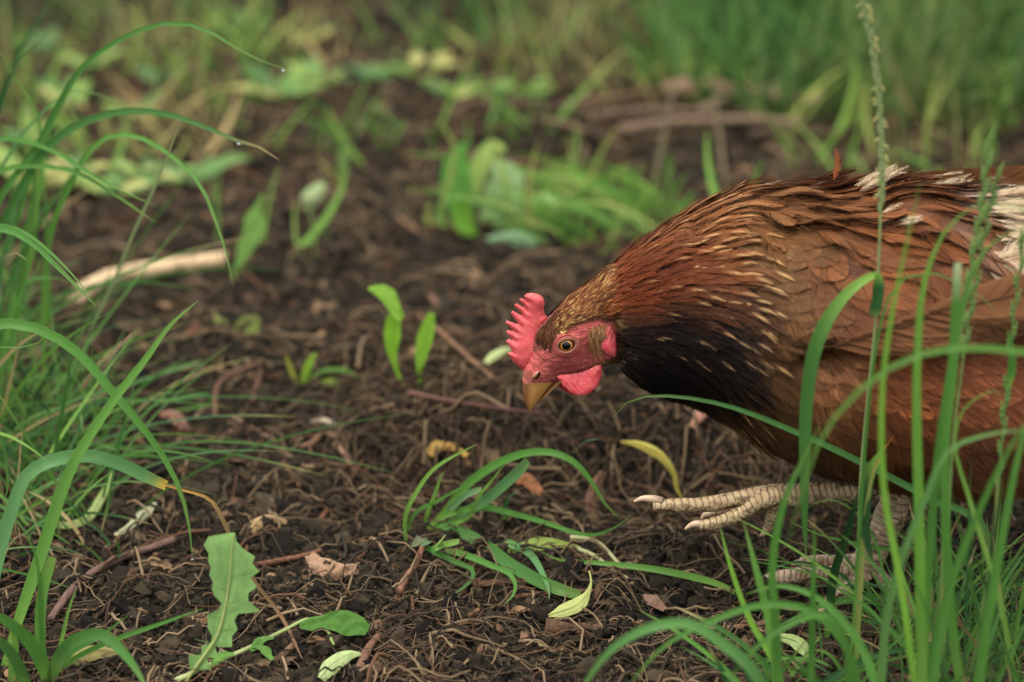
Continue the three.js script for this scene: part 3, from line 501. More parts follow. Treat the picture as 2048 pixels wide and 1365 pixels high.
{
  rnd = mulberry(77);
  // the one continuous skin of body, neck and head is built below; here the plumage
  const cellSize = 0.004, grid = new Map(), key = (p) => Math.floor(p.x / cellSize) + ',' + Math.floor(p.y / cellSize) + ',' + Math.floor(p.z / cellSize), SP = [];
  const free = (p, r) => { const c = Math.ceil(r / cellSize), i0 = Math.floor(p.x / cellSize), j0 = Math.floor(p.y / cellSize), k0 = Math.floor(p.z / cellSize); for (let i = -c; i <= c; i++) for (let j = -c; j <= c; j++) for (let k = -c; k <= c; k++) { const l = grid.get((i0 + i) + ',' + (j0 + j) + ',' + (k0 + k)); if (l) for (const q of l) if (q.distanceToSquared(p) < r * r) return false; } return true; };
  for (let n = 0; n < 60000; n++) {
    const u = Math.pow(rnd(), 0.9), v = R(0, Math.PI * 2), p = S(u, v), [px, py] = toPx(V(p.x, p.y, Math.abs(p.z))), far = p.z < -0.012, reg = region(px, py);
    const small = sst(1150, 1360, px), r = ({ hackle: mix(0.0020, 0.0038, small), breast: 0.0062, back: 0.0096, wing: 0.0096, flank: 0.0070, fluff: 0.0085 })[reg] * (far ? 1.7 : 1);
    if (!free(p, r) || (px < 1231 && py > 632 && reg === 'hackle') || px < 1128) continue;
    const k = key(p); grid.has(k) ? grid.get(k).push(p) : grid.set(k, [p]); SP.push({ u, v, p, px, py, far, reg, small });
  }
  const rest = { hackle: new MB(), body: new MB(), down: new MB() }, single = [];
  for (const f of SP) {
    const { u, v, px, py, far, reg, small } = f, rv = rnd(), tip = toPx(S(Math.min(1, u + 0.03), v)), base = dye(px + (reg === 'hackle' ? 14 : 22), py + 6), tone = reg === 'wing' || reg === 'back' ? R(0.74, 1.26) : R(0.86, 1.14), warm = R(-0.05, 0.05);
    const col0 = [base[0] * tone * (1 + warm), base[1] * tone, base[2] * tone * (1 - warm)], light = mixC(mulC(col0, 1.5), C(180, 122, 74), 0.22), big = far ? 1.35 : 1;
    let o, L, W, lean, lift, curl = 0, arc = 0.1;
    if (reg === 'hackle') {
      const hx0 = 1466 - Math.max(0, 560 - py) * 0.36, dark = base[0] < 0.026, streak = rv < (py > 700 && px < 1350 ? 0.10 : hx0 - px < 110 ? 0.5 : py < 500 ? 0.5 : 0.22) && px > 1110, cs = dark ? C(190, 150, 112) : C(214, 168, 112), cb = mulC(col0, dark ? 0.8 : 1), show = dark && py > 700 ? 0.12 : small > 0.15 ? 0.95 : 0.6, st = R(0.5, 1.0) * show;
      L = mix(0.012, 0.032, small) * R(0.85, 1.2); W = mix(0.0012, 0.0026, small) * R(0.85, 1.2); lean = 0.16 + 0.2 * sst(600, 760, py); lift = mix(0.0012, 0.0030, small) * R(0.6, 1.5);
      o = { barbs: 14, round: 0.12, point: 1.6, split: 0.2, fray: 0.4, slant: 2.2, fluff: 0.0005, camber: 0.2, body: 0.7, colour: (t, x) => { let c = cb.slice(); if (x > 0.6) c = mixC(c, dark ? mulC(C(80, 44, 28), 1) : light, dark ? 0.06 : 0.3); if (streak && x < 0.3) c = mixC(c, cs, st * sst(0.60, 0.78, t)); return c; } };
    } else if (reg === 'fluff' || (reg === 'back' && px > 1660 && rv < 0.03) ) {
      L = R(0.034, 0.055); W = R(0.008, 0.012); lean = reg === 'fluff' ? R(-0.1, 0.5) : R(-0.1, 0.3); lift = R(0.004, 0.009); const c1 = mixC(CREAM, C(176, 134, 98), rnd() * 0.8);
      o = { barbs: 46, round: 0.35, split: 0.25, fray: 0.5, slant: 1.5, fluff: 0.0015, body: 0.4, colour: (t, x) => mulC(c1, 0.85 + 0.25 * x) };
    } else if (reg === 'back') {
      L = R(0.027, 0.039) * big; W = R(0.0105, 0.0150) * big; lean = 0.42 + 0.22 * sst(380, 470, py) + R(-0.4, 0.4); arc = 0.7; lift = rv < 0.18 ? R(0.005, 0.0085) : R(0.0012, 0.0040); curl = R(-0.0025, 0.001); const pale = rv > 0.95;
      o = { barbs: 54, round: 0.4, split: 0.10, fray: 0.28, slant: 1.5, fluff: 0.0006, body: 0.70, camber: 0.46, shaft: 0.0002, shaftCol: mulC(light, 0.8), colour: (t, x) => { let c = col0; if (pale) c = mixC(CREAM, c, sst(0.3, 0.75, t)); return mixC(c, light, 0.75 * Math.pow(x, 3) * sst(0.3, 0.6, t) + 0.3 * sst(0.9, 1, t)); } };
    } else if (reg === 'wing') {
      const k = sst(1600, 1850, px); L = mix(0.032, 0.054, k) * R(0.9, 1.15) * big; W = mix(0.0100, 0.0138, k) * R(0.85, 1.1) * big; lean = mix(0.50, 0.10, sst(520, wingLine(px) - 20, py)) + R(-0.08, 0.08); lift = R(0.0009, 0.0021); const pale = rv > 0.985;
      o = { barbs: 62, round: 0.45, split: 0.05, fray: 0.2, slant: 1.3, fluff: 0.0003, body: 0.82, camber: 0.14, shaft: 0.00025, shaftCol: mulC(col0, 0.55), colour: (t, x) => { let c = col0; if (pale) c = mixC(CREAM, c, sst(0.45, 0.8, t)); return mixC(c, light, 0.55 * Math.pow(x, 6) + 0.3 * sst(0.93, 1, t)); } };
    } else if (reg === 'breast') {
      L = R(0.024, 0.030) * big; W = R(0.0074, 0.0090) * big; lean = 0.12 + 0.30 * sst(600, 860, py) + R(-0.08, 0.08); lift = R(0.0008, 0.0016);
      o = { barbs: 50, round: 0.5, split: 0.04, fray: 0.2, slant: 1.25, fluff: 0.0003, body: 0.76, camber: 0.1, shaft: 0.00016, shaftCol: mulC(light, 0.55), colour: (t, x) => { const c = col0; return mixC(c, light, 0.26 * Math.pow(x, 5) + 0.4 * sst(0.94, 1, t)); } };
    } else {
      { const q = [0.7, 1, 1.3][Math.floor(rnd() * 3)]; for (let i = 0; i < 3; i++) col0[i] *= q; } L = R(0.026, 0.040) * big; W = R(0.0070, 0.0105) * big; lean = 0.30 + 0.45 * sst(720, 900, py) * (1 - 0.5 * sst(1800, 2050, px)) + R(-0.16, 0.16); lift = R(0.0014, 0.0052);
      o = { barbs: 50, round: 0.3, split: 0.14, fray: 0.5, slant: 1.7, fluff: 0.0012, body: 0.74, camber: 0.15, colour: (t, x) => mixC(col0, light, 0.3 * x * sst(0.4, 0.8, t)) };
    }
    if (far) { o.barbs = Math.ceil(o.barbs * 0.5); o.shaft = 0; }
    const path = follow(u, v, L, lean, lift, reg === 'hackle' ? 5 : 7, 0.0012, curl, arc), shows = !far && px > 1000 && px < 2060 && py > 300 && py < 1010 && f.p.z > -0.004;
    if (shows && (reg === 'wing' || reg === 'back' || reg === 'breast' || reg === 'flank')) single.push({ path, L, W, o, size: L * W, reg });
    else feather(reg === 'hackle' ? rest.hackle : reg === 'fluff' ? rest.down : rest.body, path, L, W, o);
  }
  // loose barbs that stand out of the vanes and soften them
  for (let i = 0; i < 26000; i++) {
    const u = R(0.16, 0.95), v = R(-0.25, 2.6), p = S(u, v), [px, py] = toPx(p), reg = region(px, py); if (px > 2080 || reg === 'fluff') continue;
    const soft = reg === 'flank' ? 0.35 : reg === 'back' ? 0.12 : reg === 'hackle' ? 0.12 : 0.06; if (rnd() > soft) continue;
    const L = R(0.006, 0.015), path = follow(u, v, L, ({ hackle: 0.2, back: 0.2, breast: 0.3, flank: 0.6, wing: 0.35 })[reg] + R(-0.45, 0.45), R(0.0004, 0.0018), 3, -R(0.0012, 0.0034)), q = mulC(dye(px, py), R(0.7, 1.5)), w = R(0.00010, 0.00022), k0 = rest.body.k;
    path.forEach((a, j) => { const d = path[Math.min(3, j + 1)].p.clone().sub(path[Math.max(0, j - 1)].p).normalize(), sd = a.n.clone().cross(d).normalize(), ww = w * (1 - 0.85 * j / 3); for (const x of [-1, 1]) rest.body.v(a.p.clone().addScaledVector(sd, x * ww), q, 0.5, 0.3, a.n); });
    for (let j = 0; j < 3; j++) { const a = k0 + j * 2; rest.body.f(a, a + 1, a + 2); rest.body.f(a + 1, a + 3, a + 2); }
  }
  // long flight feathers of the folded wings, laid from below upwards
  for (const side of [1, -1]) for (let k = 0; k < 9; k++) {
    const pxs = 1640 + k * 26, pys = wingLine(1650) - 14 - k * 10, path = []; const L = 0.165 - k * 0.006, W = 0.0115, n0 = 9, colf = mulC(mulC(C(150, 96, 60), 0.52), R(0.8, 1.12)), edge = mixC(colf, C(190, 130, 84), 0.4);
    for (let i = 0; i <= n0; i++) { const t = i / n0, q = U(pxs + t * L / MM, pys - t * L / MM * 0.155 + 14 * t * t, 0.080); let best = null, bd = 1e9; for (let uu = 0.4; uu < 0.92; uu += 0.01) for (let vv = 1.0; vv < 2.1; vv += 0.03) { const s = S(uu, vv), d = (s.x - q.x) ** 2 + (s.y - q.y) ** 2; if (d < bd) { bd = d; best = [uu, vv]; } } const f = frame(...best); path.push({ p: V(q.x, q.y, (Math.max(f.p.z, 0.05 + 0.03 * (1 - t)) + 0.0060 + 0.0011 * k) * side), n: V(f.n.x * 0.4, f.n.y * 0.4 + 0.10, 0.9 * side).normalize() }); }
    if (side < 0) path.forEach((q) => { q.n.x *= 1; });
    const o = { barbs: 70, round: 0.82, split: 0.05, fray: 0.10, slant: 1.5, fluff: 0.0002, camber: 0.10, shaft: 0.0005, shaftCol: mulC(colf, 0.45), colour: (t, x) => mixC(colf, edge, 0.5 * Math.pow(x, 4)) };
    if (side > 0) single.push({ path, L, W, o, size: 1, reg: 'flight' }); else feather(rest.body, path, L, W, o);
  }
  // tail beyond the right edge
  for (let k = 0; k < 12; k++) {
    const s = k % 2 ? 1 : -1, q0 = U(2150 + (k >> 1) * 12, 430 + (k >> 1) * 22, 0.006 * s * (k >> 1)), path = [], L = 0.11; for (let i = 0; i <= 7; i++) { const t = i / 7; path.push({ p: q0.clone().add(V(L * t * 0.82, L * (0.62 * t - 0.25 * t * t) - 0.004 * (k >> 1), s * (0.004 + 0.012 * t) + 0.004 * s * (k >> 1) * t)), n: V(-0.5, 0.3, s).normalize() }); }
    const c1 = mixC(C(150, 92, 58), CREAM, k > 7 ? 0.7 : 0.15); feather(rest.body, path, L, 0.016, { barbs: 30, round: 0.7, split: 0.08, fray: 0.15, slant: 1.2, camber: 0.1, shaft: 0.0005, shaftCol: CREAM, colour: (t, x) => mixC(c1, CREAM, t < 0.3 ? 0.7 : 0) });
  }
  // cream down that breaks through on the back, and the tail-base puff
  for (const [x, y, n, sz, ang] of [[1722, 342, 14, 0.8, -0.35], [1772, 436, 3, 0.6, 0.35], [1870, 352, 4, 0.6, 0.1], [1990, 430, 10, 0.9, 0.4]]) {
    let bu = 0, bv = 0, bd = 1e9; for (let uu = 0.3; uu < 0.95; uu += 0.006) for (let vv = 0.0; vv < 2.2; vv += 0.03) { const s = toPx(S(uu, vv)), d = (s[0] - x) ** 2 + (s[1] - y) ** 2; if (d < bd) { bd = d; bu = uu; bv = vv; } }
    for (let k = 0; k < n; k++) { const c1 = mixC(CREAM, C(200, 164, 128), rnd() * 0.4), L = R(0.018, 0.030) * sz, path = follow(bu + R(-0.012, 0.012), bv + R(-0.10, 0.10), L, ang + R(-0.4, 0.4), R(0.004, 0.0075), 5, -0.001); feather(rest.down, path, L, R(0.004, 0.006) * sz, { barbs: 40, round: 0.3, split: 0.25, fray: 0.7, slant: 2.0, fluff: 0.0015, body: 0.4, colour: (t, x) => mulC(c1, 0.88 + 0.2 * x) }); }
  }
  for (let k = 0, n = 0; k < 4000 && n < 150; k++) {      // white puff beside the tail, at the right edge of the picture
    const u = R(0.62, 0.93), v = R(0.05, 1.6), q = toPx(S(u, v)); if (region(q[0], q[1]) !== 'fluff' || q[0] > 2140) continue; n++;
    const L = R(0.022, 0.042), path = follow(u, v, L, R(-0.6, 0.9), R(0.003, 0.011), 6, 0, R(-0.004, 0.002)), c1 = mixC(CREAM, C(176, 138, 104), rnd() * 0.7);
    feather(rest.down, path, L, R(0.006, 0.010), { barbs: 46, round: 0.3, split: 0.25, fray: 0.6, slant: 1.8, fluff: 0.0015, body: 0.4, colour: (t, x) => mulC(c1, 0.9 + 0.15 * x) });
  }
  // loose curled feather standing on the back
  { const q = U(1660, 362, 0.01), path = []; for (let i = 0; i <= 7; i++) { const t = i / 7; path.push({ p: q.clone().add(V(0.0015 + 0.006 * t - 0.006 * t * t * t, 0.018 * t, 0.001)), n: V(0.3, 0.1, 1).normalize() }); } single.push({ path, L: 0.018, W: 0.0028, size: 1, reg: 'loose', o: { barbs: 12, round: 0.3, split: 0.5, fray: 0.8, slant: 1.6, body: 0.5, fluff: 0.001, colour: () => C(150, 84, 50) } }); }
  single.sort((a, b) => b.size - a.size);
  single.forEach((f, i) => { if (i < 300) { const b = new MB(); feather(b, f.path, f.L, f.W, f.o); const m = b.build('feather', M.feather, hen); if (f.reg === 'loose') m.userData.label = 'small curled feather standing up from the back'; } else feather(rest.body, f.path, f.L, f.W, f.o); });
  tag(rest.hackle.build('neck_feathers', M.feather, hen), null, null, null, 'stuff');
  tag(rest.body.build('body_feathers', M.feather, hen), null, null, null, 'stuff');
  tag(rest.down.build('down', M.down, hen), null, null, null, 'stuff');
  console.log('feathers', SP.length, 'tris', (rest.hackle.i.length + rest.body.i.length + rest.down.i.length) / 3);
}

// ---- head
const ZH = 0.0;
const P2 = (x, y, z = ZH) => U(x, y, z);
const squash = (p) => V(p.x, p.y, ZH + (p.z - ZH) * 1.16);
const HB = [[P2(1176, 640), P2(1122, 684), 54, 52], [P2(1120, 690), P2(1082, 738), 49, 29], [P2(1205, 690), P2(1118, 742), 40, 20], [P2(1176, 640), P2(1250, 600), 54, 72], [P2(1085, 735), P2(1062, 762), 26, 16]];
const eyePt = [1133.5, 690.5];
function headRaw(p) { const q = squash(p); let d = 1e9; for (const [a, b, ra, rb] of HB) d = smin(d, capsule(q, a, b, ra * MM, rb * MM), 0.006); return d; }
function hit(px, py, field = headRaw) { const d = ray(px, py).normalize(); let t = 1.2; for (let i = 0; i < 90; i++) { const f = field(CAM.clone().addScaledVector(d, t)); t += f * 0.8; if (f < 1e-5) break; } return CAM.clone().addScaledVector(d, t); }
const grad = (p, f, e = 0.0004) => V(f(V(p.x + e, p.y, p.z)) - f(V(p.x - e, p.y, p.z)), f(V(p.x, p.y + e, p.z)) - f(V(p.x, p.y - e, p.z)), f(V(p.x, p.y, p.z + e)) - f(V(p.x, p.y, p.z - e))).normalize();
const EYE = hit(...eyePt), EN = grad(EYE, headRaw), mir = (p) => V(p.x, p.y, 2 * ZH - p.z);
function headField(p) {
  let d = headRaw(p); const q = p.z < ZH ? mir(p) : p, e = q.distanceTo(EYE);
  d += 0.0022 * Math.exp(-Math.pow(e / 0.0044, 4));                                             // socket
  d -= 0.0009 * Math.exp(-Math.pow((e - 0.0060) / 0.0013, 2));                                 // lid rims
  d -= 0.00022 * Math.sin(e * 5200) * sst(0.0060, 0.0075, e) * (1 - sst(0.010, 0.016, e));     // folds round the eye
  d -= 0.0005 * noise(p.x * 330, p.y * 330, p.z * 330) + 0.00022 * noise(p.x * 850, p.y * 850, p.z * 850);
  return d;
}
{
  const bodyB = new MB();
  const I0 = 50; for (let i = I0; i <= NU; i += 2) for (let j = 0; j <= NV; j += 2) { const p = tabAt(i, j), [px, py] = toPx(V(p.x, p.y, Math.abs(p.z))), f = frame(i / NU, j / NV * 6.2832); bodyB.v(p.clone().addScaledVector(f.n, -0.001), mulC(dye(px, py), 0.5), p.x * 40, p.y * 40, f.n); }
  const w = NV / 2 + 1; for (let i = 0; i < (NU - I0) / 2; i++) for (let j = 0; j < NV / 2; j++) { const a = i * w + j; bodyB.f(a, a + 1, a + w); bodyB.f(a + 1, a + w + 1, a + w); }
  const red = C(214, 100, 95), deep = C(158, 70, 68), pink = C(232, 150, 138), brown = C(84, 56, 40);
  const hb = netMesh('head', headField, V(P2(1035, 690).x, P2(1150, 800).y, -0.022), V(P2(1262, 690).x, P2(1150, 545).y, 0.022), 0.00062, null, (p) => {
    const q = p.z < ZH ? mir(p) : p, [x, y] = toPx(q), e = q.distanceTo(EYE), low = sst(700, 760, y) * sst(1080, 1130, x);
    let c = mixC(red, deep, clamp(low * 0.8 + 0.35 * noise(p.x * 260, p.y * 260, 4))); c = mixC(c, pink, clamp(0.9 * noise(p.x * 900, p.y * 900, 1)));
    c = mixC(c, C(196, 140, 118), Math.exp(-Math.pow((e - 0.0058) / 0.0011, 2)) * 0.35); c = mixC(c, C(176, 112, 90), sst(1080, 1058, x) * sst(738, 752, y) * 0.5);
    c = mixC(c, brown, clamp(sst(1226, 1240, x + 8 * noise(p.x * 500, p.y * 500)) + sst(1192, 1212, x) * sst(652, 640, y))); if (x < 1112 && y < 705 && y > 620 && x > 1062 && (y - 705) < (x - 1062) * -0.2) c = mixC(c, brown, 0.7);
    return c;
  }, null, 60);
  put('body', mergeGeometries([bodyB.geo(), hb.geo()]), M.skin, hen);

  // head feathers: short bristles on crown, cheek and ear
  rnd = mulberry(31); const fb = new MB();
  const tuft = (P, n, len, wid, dir, cols, lift, spread = 0.2) => {
    const xs = P.map((q) => q[0]), ys = P.map((q) => q[1]), x0 = Math.min(...xs), x1 = Math.max(...xs), y0 = Math.min(...ys), y1 = Math.max(...ys);
    for (let i = 0, k = 0; k < n && i < n * 30; i++) {
      const x = R(x0, x1), y = R(y0, y1); if (polyDist(x, y, P) > 0) continue;
      const q = hit(x, y); if (headRaw(q) > 0.0006) continue; k++;
      for (const s of [1, -1]) {
        if (s < 0 && k % 2) continue; const nn = grad(q, headRaw), a = (typeof dir === 'function' ? dir(x, y) : dir) + R(-spread, spread), L = len * R(0.75, 1.3), path = []; let p = q.clone(); const d = V(Math.cos(a), Math.sin(a), 0);
        for (let j = 0; j <= 4; j++) { const t = j / 4, g = grad(p, headRaw); p.addScaledVector(g, -headRaw(p)); const m = p.clone().addScaledVector(g, -0.0004 + lift * t * R(0.6, 1.4)), gg = g.clone(); if (s < 0) { m.z = 2 * ZH - m.z; gg.z *= -1; } path.push({ p: m, n: gg }); p.addScaledVector(d.clone().addScaledVector(g, -d.dot(g)).normalize(), L / 4); }
        const c1 = mulC(cols[Math.floor(rnd() * cols.length)], R(0.75, 1.2)), W = wid * R(0.7, 1.3);
        feather(fb, path, L, W, { barbs: 5, round: 0.15, point: 1.4, split: 0.35, fray: 0.5, slant: 2, body: 0.6, camber: 0.2, colour: () => c1 });
      }
    }
  };
  const gold = [C(158, 104, 58), C(132, 78, 44), C(196, 150, 94), C(104, 60, 34), C(120, 70, 40)], dk = [C(84, 50, 32), C(110, 66, 40), C(60, 38, 28)];
  tuft([[1092, 655], [1100, 612], [1150, 560], [1250, 500], [1262, 600], [1215, 640], [1196, 634], [1150, 648], [1116, 660], [1100, 690]], 1500, 0.0085, 0.00085, (x, y) => 0.75 - 0.35 * sst(600, 660, y), gold, 0.0016);
  tuft([[1068, 690], [1080, 662], [1096, 640], [1130, 640], [1180, 625], [1184, 640], [1140, 654], [1108, 668], [1098, 712], [1086, 706], [1074, 700]], 640, 0.0065, 0.0006, (x, y) => (x < 1105 ? 1.25 : 0.45), dk, 0.0014);
  tuft([[1176, 662], [1186, 650], [1200, 648], [1207, 660], [1204, 680], [1190, 690], [1182, 684]], 330, 0.0062, 0.0004, -1.25, [C(226, 166, 112), C(206, 140, 94), C(236, 188, 138), C(180, 116, 80)], 0.0026, 0.4);
  tuft([[1168, 668], [1180, 644], [1204, 640], [1214, 660], [1208, 694], [1188, 704], [1174, 690]], 40, 0.0055, 0.0004, -1.2, [C(206, 150, 96), C(160, 104, 64)], 0.003, 0.6);
  tuft([[1224, 640], [1250, 626], [1264, 690], [1250, 735], [1200, 754], [1214, 726], [1234, 712], [1236, 670]], 520, 0.009, 0.0006, -0.5, [C(176, 132, 88), C(150, 104, 66), C(120, 84, 58), C(206, 168, 120)], 0.0030, 0.45);
  tuft([[1170, 735], [1225, 712], [1240, 745], [1215, 755]], 160, 0.006, 0.0006, -0.35, [C(160, 124, 86), C(110, 76, 54)], 0.0012, 0.4);
  tuft([[1140, 620], [1230, 560], [1255, 660], [1236, 640], [1200, 640]], 420, 0.009, 0.001, 0.35, [C(118, 66, 38), C(96, 54, 32), C(140, 88, 50)], 0.0022);
  tag(fb.build('head_feathers', M.feather, hen), null, null, null, 'stuff');

  // eye
  const eye = new THREE.Group(); eye.name = 'eye';
  const cap = (name, r, th0, th1, c0, c1, z0, parent, n = EN, c = EYE) => { const g = new THREE.SphereGeometry(r, 48, 16, 0, 6.2832, th0, th1 - th0), col = []; const p = g.attributes.position; for (let i = 0; i < p.count; i++) { const th = Math.acos(clamp(p.getY(i) / r, -1, 1)), k = (th - th0) / (th1 - th0), a = Math.atan2(p.getX(i), p.getZ(i)), q = mulC(mixC(c0, c1, k), 1 + 0.15 * noise(a * 6, 3, k)); col.push(...q); } g.setAttribute('color', new THREE.Float32BufferAttribute(col, 3)); g.applyQuaternion(new THREE.Quaternion().setFromUnitVectors(V(0, 1, 0), n)); g.translate(c.x, c.y, c.z); return put(name, g, M.eye, parent); };
  for (const s of [1, -1]) {
    const c0 = EYE.clone().addScaledVector(EN, -0.0027), look = EN.clone().multiplyScalar(0.85).add(V(-0.08, 0.02, 0.45)).normalize(); const c = s > 0 ? c0 : mir(c0), n = s > 0 ? look : V(look.x, look.y, -look.z);
    const ball = cap('eye', 0.0047, 0, 3.14, C(58, 38, 26), C(40, 28, 22), 0, hen, n, c);
    cap('iris', 0.00475, 0.46, 0.84, C(214, 142, 70), C(120, 70, 34), 0, ball, n, c); cap('pupil', 0.00476, 0, 0.50, C(8, 7, 8), C(10, 8, 8), 0, ball, n, c);
    const rb = new MB(), ring = (ra, rr, col, dz, sx, sy) => { const pts = []; for (let i = 0; i <= 40; i++) { const a = i / 40 * 6.2832, x = Math.cos(a) * ra * sx, y = Math.sin(a) * ra * sy, ex = V(1, 0, 0).addScaledVector(EN, -EN.x).normalize(), ey = EN.clone().cross(ex), p = EYE.clone().addScaledVector(ex, x * Math.cos(0.25) - y * Math.sin(0.25)).addScaledVector(ey, x * Math.sin(0.25) + y * Math.cos(0.25)).addScaledVector(EN, dz - 0.0010 * Math.cos(2 * a) * 0.4); pts.push(s > 0 ? p : mir(p)); } sweep(rb, pts, () => rr, (t, a) => mulC(col, 1 + 0.25 * noise(t * 60, a * 2)), { segs: 64, radial: 8, up: n, cap: false, disp: (t, a) => 0.18 * noise(t * 50, a) }); };
    ring(0.0042, 0.00055, C(146, 96, 76), 0.0011, 1.14, 0.86); ring(0.0050, 0.00052, C(172, 90, 82), 0.0008, 1.14, 0.88); ring(0.0060, 0.00050, C(184, 80, 76), 0.0002, 1.12, 0.92);
    rb.build('eyelid', M.scale, hen);
  }

  // comb, wattles, ear lobes: flaps with rounded rims
  const flap = (name, px, z0, thick, col, o = {}) => {
    const P = px.map(([x, y]) => { const q = U(x, y, z0); return [q.x, q.y]; }), xs = P.map((p) => p[0]), ys = P.map((p) => p[1]), bz = o.bend ?? (() => 0), m = 0.0025;
    const f = (p) => { const d = polyDist(p.x, p.y, P), h = thick * (1 - Math.exp(Math.min(0, d) / (o.rim ?? 0.0014))) * (o.swell ? o.swell(p) : 1), dz = Math.abs(p.z - z0 - bz(p)); return (d > 0 ? Math.hypot(d, dz) - 0.00035 : Math.max(dz - h - 0.00035, -9)) * 0.7 - (o.relief ? o.relief(p, d) : 0); };
    return netMesh(name, f, V(Math.min(...xs) - m, Math.min(...ys) - m, z0 - thick * 2 - 0.004), V(Math.max(...xs) + m, Math.max(...ys) + m, z0 + thick * 2 + 0.006), o.cell ?? 0.00048, M.comb, (p) => mulC(mixC(col, C(226, 120, 116), clamp(0.5 * noise(p.x * 500, p.y * 500, p.z * 500) + 0.15)), clamp(1 + 0.25 * noise(p.x * 150, p.y * 150, 2), 0.7, 1.3)), hen, 60);
  };
  const z = (X, Y) => [980 + X / 4.876, 560 + Y / 4.876];
  const combPx = [[345, 895], [285, 850], [230, 795], [200, 740], [172, 712], [195, 700], [232, 704], [222, 690], [190, 640], [160, 592], [185, 580], [245, 592], [215, 560], [172, 525], [162, 505], [182, 496], [255, 516], [225, 486], [170, 442], [153, 422], [165, 408], [205, 422], [295, 452], [270, 415], [228, 362], [208, 330], [222, 312], [250, 330], [335, 378], [310, 330], [262, 282], [240, 255], [255, 238], [290, 258], [350, 296], [330, 250], [292, 205], [295, 185], [318, 192], [362, 215], [345, 185], [336, 158], [360, 138], [405, 130], [465, 142], [495, 160], [518, 185], [527, 235], [518, 290], [530, 345], [552, 372], [548, 405], [520, 450], [490, 510], [470, 600], [475, 690], [450, 760], [400, 850]].map(([X, Y]) => z(X, Y));
  flap('comb', combPx, ZH, 0.0024, C(204, 72, 74), { rim: 0.0016, swell: (p) => 0.7 + 0.9 * sst(U(1040, 650).x, U(1085, 650).x, p.x), relief: (p, d) => 0.00005 * noise(p.x * 900, p.y * 900, p.z * 900), bend: (p) => 0.0012 * Math.sin(p.y * 150) });
  const watPx = [[655, 945], [700, 930], [800, 922], [900, 905], [980, 870], [1045, 835], [1080, 838], [1092, 880], [1085, 940], [1062, 1000], [1030, 1045], [985, 1080], [930, 1104], [880, 1110], [820, 1098], [765, 1065], [715, 1022], [690, 985]].map(([X, Y]) => z(X, Y));
  const folds = (p) => 0.00006 * Math.sin(p.x * 2300 + p.y * 1500 + 5 * noise(p.x * 120, p.y * 120)) + 0.00005 * noise(p.x * 800, p.y * 800);
  flap('wattle', watPx, 0.0085, 0.0017, C(206, 62, 70), { rim: 0.0022, relief: folds, bend: (p) => 0.003 * sst(U(1150, 740, 0).y, U(1150, 790, 0).y, p.y) });
  flap('wattle', watPx.map(([x, y]) => [x - 10, y + 3]), -0.0085, 0.0017, C(196, 56, 64), { rim: 0.0022, cell: 0.0007 });
  const lobePx = [[1100, 500], [1150, 440], [1185, 445], [1212, 520], [1228, 600], [1232, 690], [1226, 742], [1190, 746], [1140, 715], [1095, 668], [1082, 620], [1105, 560]].map(([X, Y]) => z(X, Y)), lz = hit(1222, 684).z;
  for (const s of [1, -1]) flap('ear_lobe', lobePx, (lz + 0.0036) * s, 0.0024, C(212, 76, 86), { rim: 0.0026, relief: (p) => 0.00007 * Math.sin(p.x * 3000 + 4 * noise(p.x * 200, p.y * 200)) + 0.00006 * noise(p.x * 700, p.y * 700) });

  // beak
  const loft = (name, tops, bots, ws, col, n = 30, sharp = 2) => {
    const ct = new THREE.CatmullRomCurve3(tops.map((q) => P2(...q))), cb = new THREE.CatmullRomCurve3(bots.map((q) => P2(...q))), cw = new THREE.CatmullRomCurve3(ws.map((w, i) => V(i, w, 0))), b = new MB(), m = 28;
    for (let i = 0; i <= n; i++) { const t = i / n, T = ct.getPoint(t), B = cb.getPoint(t), c = T.clone().add(B).multiplyScalar(0.5), e = T.clone().sub(B).multiplyScalar(0.5), w = cw.getPoint(t).y; for (let j = 0; j <= m; j++) { const a = j / m * 6.2832, ca = Math.cos(a), sa = Math.sin(a); b.v(c.clone().addScaledVector(e, ca).add(V(0, 0, w * Math.sign(sa) * Math.pow(Math.abs(sa), ca > 0 ? 1.25 : 0.8))), col(t, a), j / m, t); } }
    for (let i = 0; i < n; i++) for (let j = 0; j < m; j++) { const a = i * (m + 1) + j; b.f(a, a + m + 1, a + 1); b.f(a + 1, a + m + 1, a + m + 2); }
    return b.build(name, M.horn, hen);
  };
  loft('upper_beak', [[1058, 738], [1048, 752], [1045, 772], [1046, 792], [1051, 809], [1058, 823]], [[1132, 736], [1112, 758], [1097, 776], [1084, 792], [1072, 808], [1060, 824]], [.0062, .0058, .0050, .0038, .0024, .0004], (t, a) => { const top = Math.cos(a) * 0.5 + 0.5; let c = mixC(C(196, 142, 78), C(104, 60, 40), sst(0.40, 0.92, top) * 0.9); c = mixC(c, C(206, 160, 96), sst(0.65, 1, t) * (1 - top) * 0.8); c = mixC(c, C(112, 66, 42), 0.35 * sst(0.5, 0.8, t) * top); c = mixC(C(196, 120, 104), c, sst(0.05, 0.28, t + 0.10 * top)); return mulC(c, 1 + 0.22 * noise(a * 3, t * 2.2, 7) + 0.1 * noise(a * 14, t * 3)); });
  loft('lower_beak', [[1134, 738], [1112, 760], [1098, 776], [1086, 790], [1072, 806]], [[1136, 752], [1116, 770], [1101, 783], [1088, 794], [1074, 807]], [.0052, .0046, .0038, .0028, .0006], (t, a) => mulC(C(150, 104, 62), 1 + 0.2 * noise(a * 3, t * 4)));
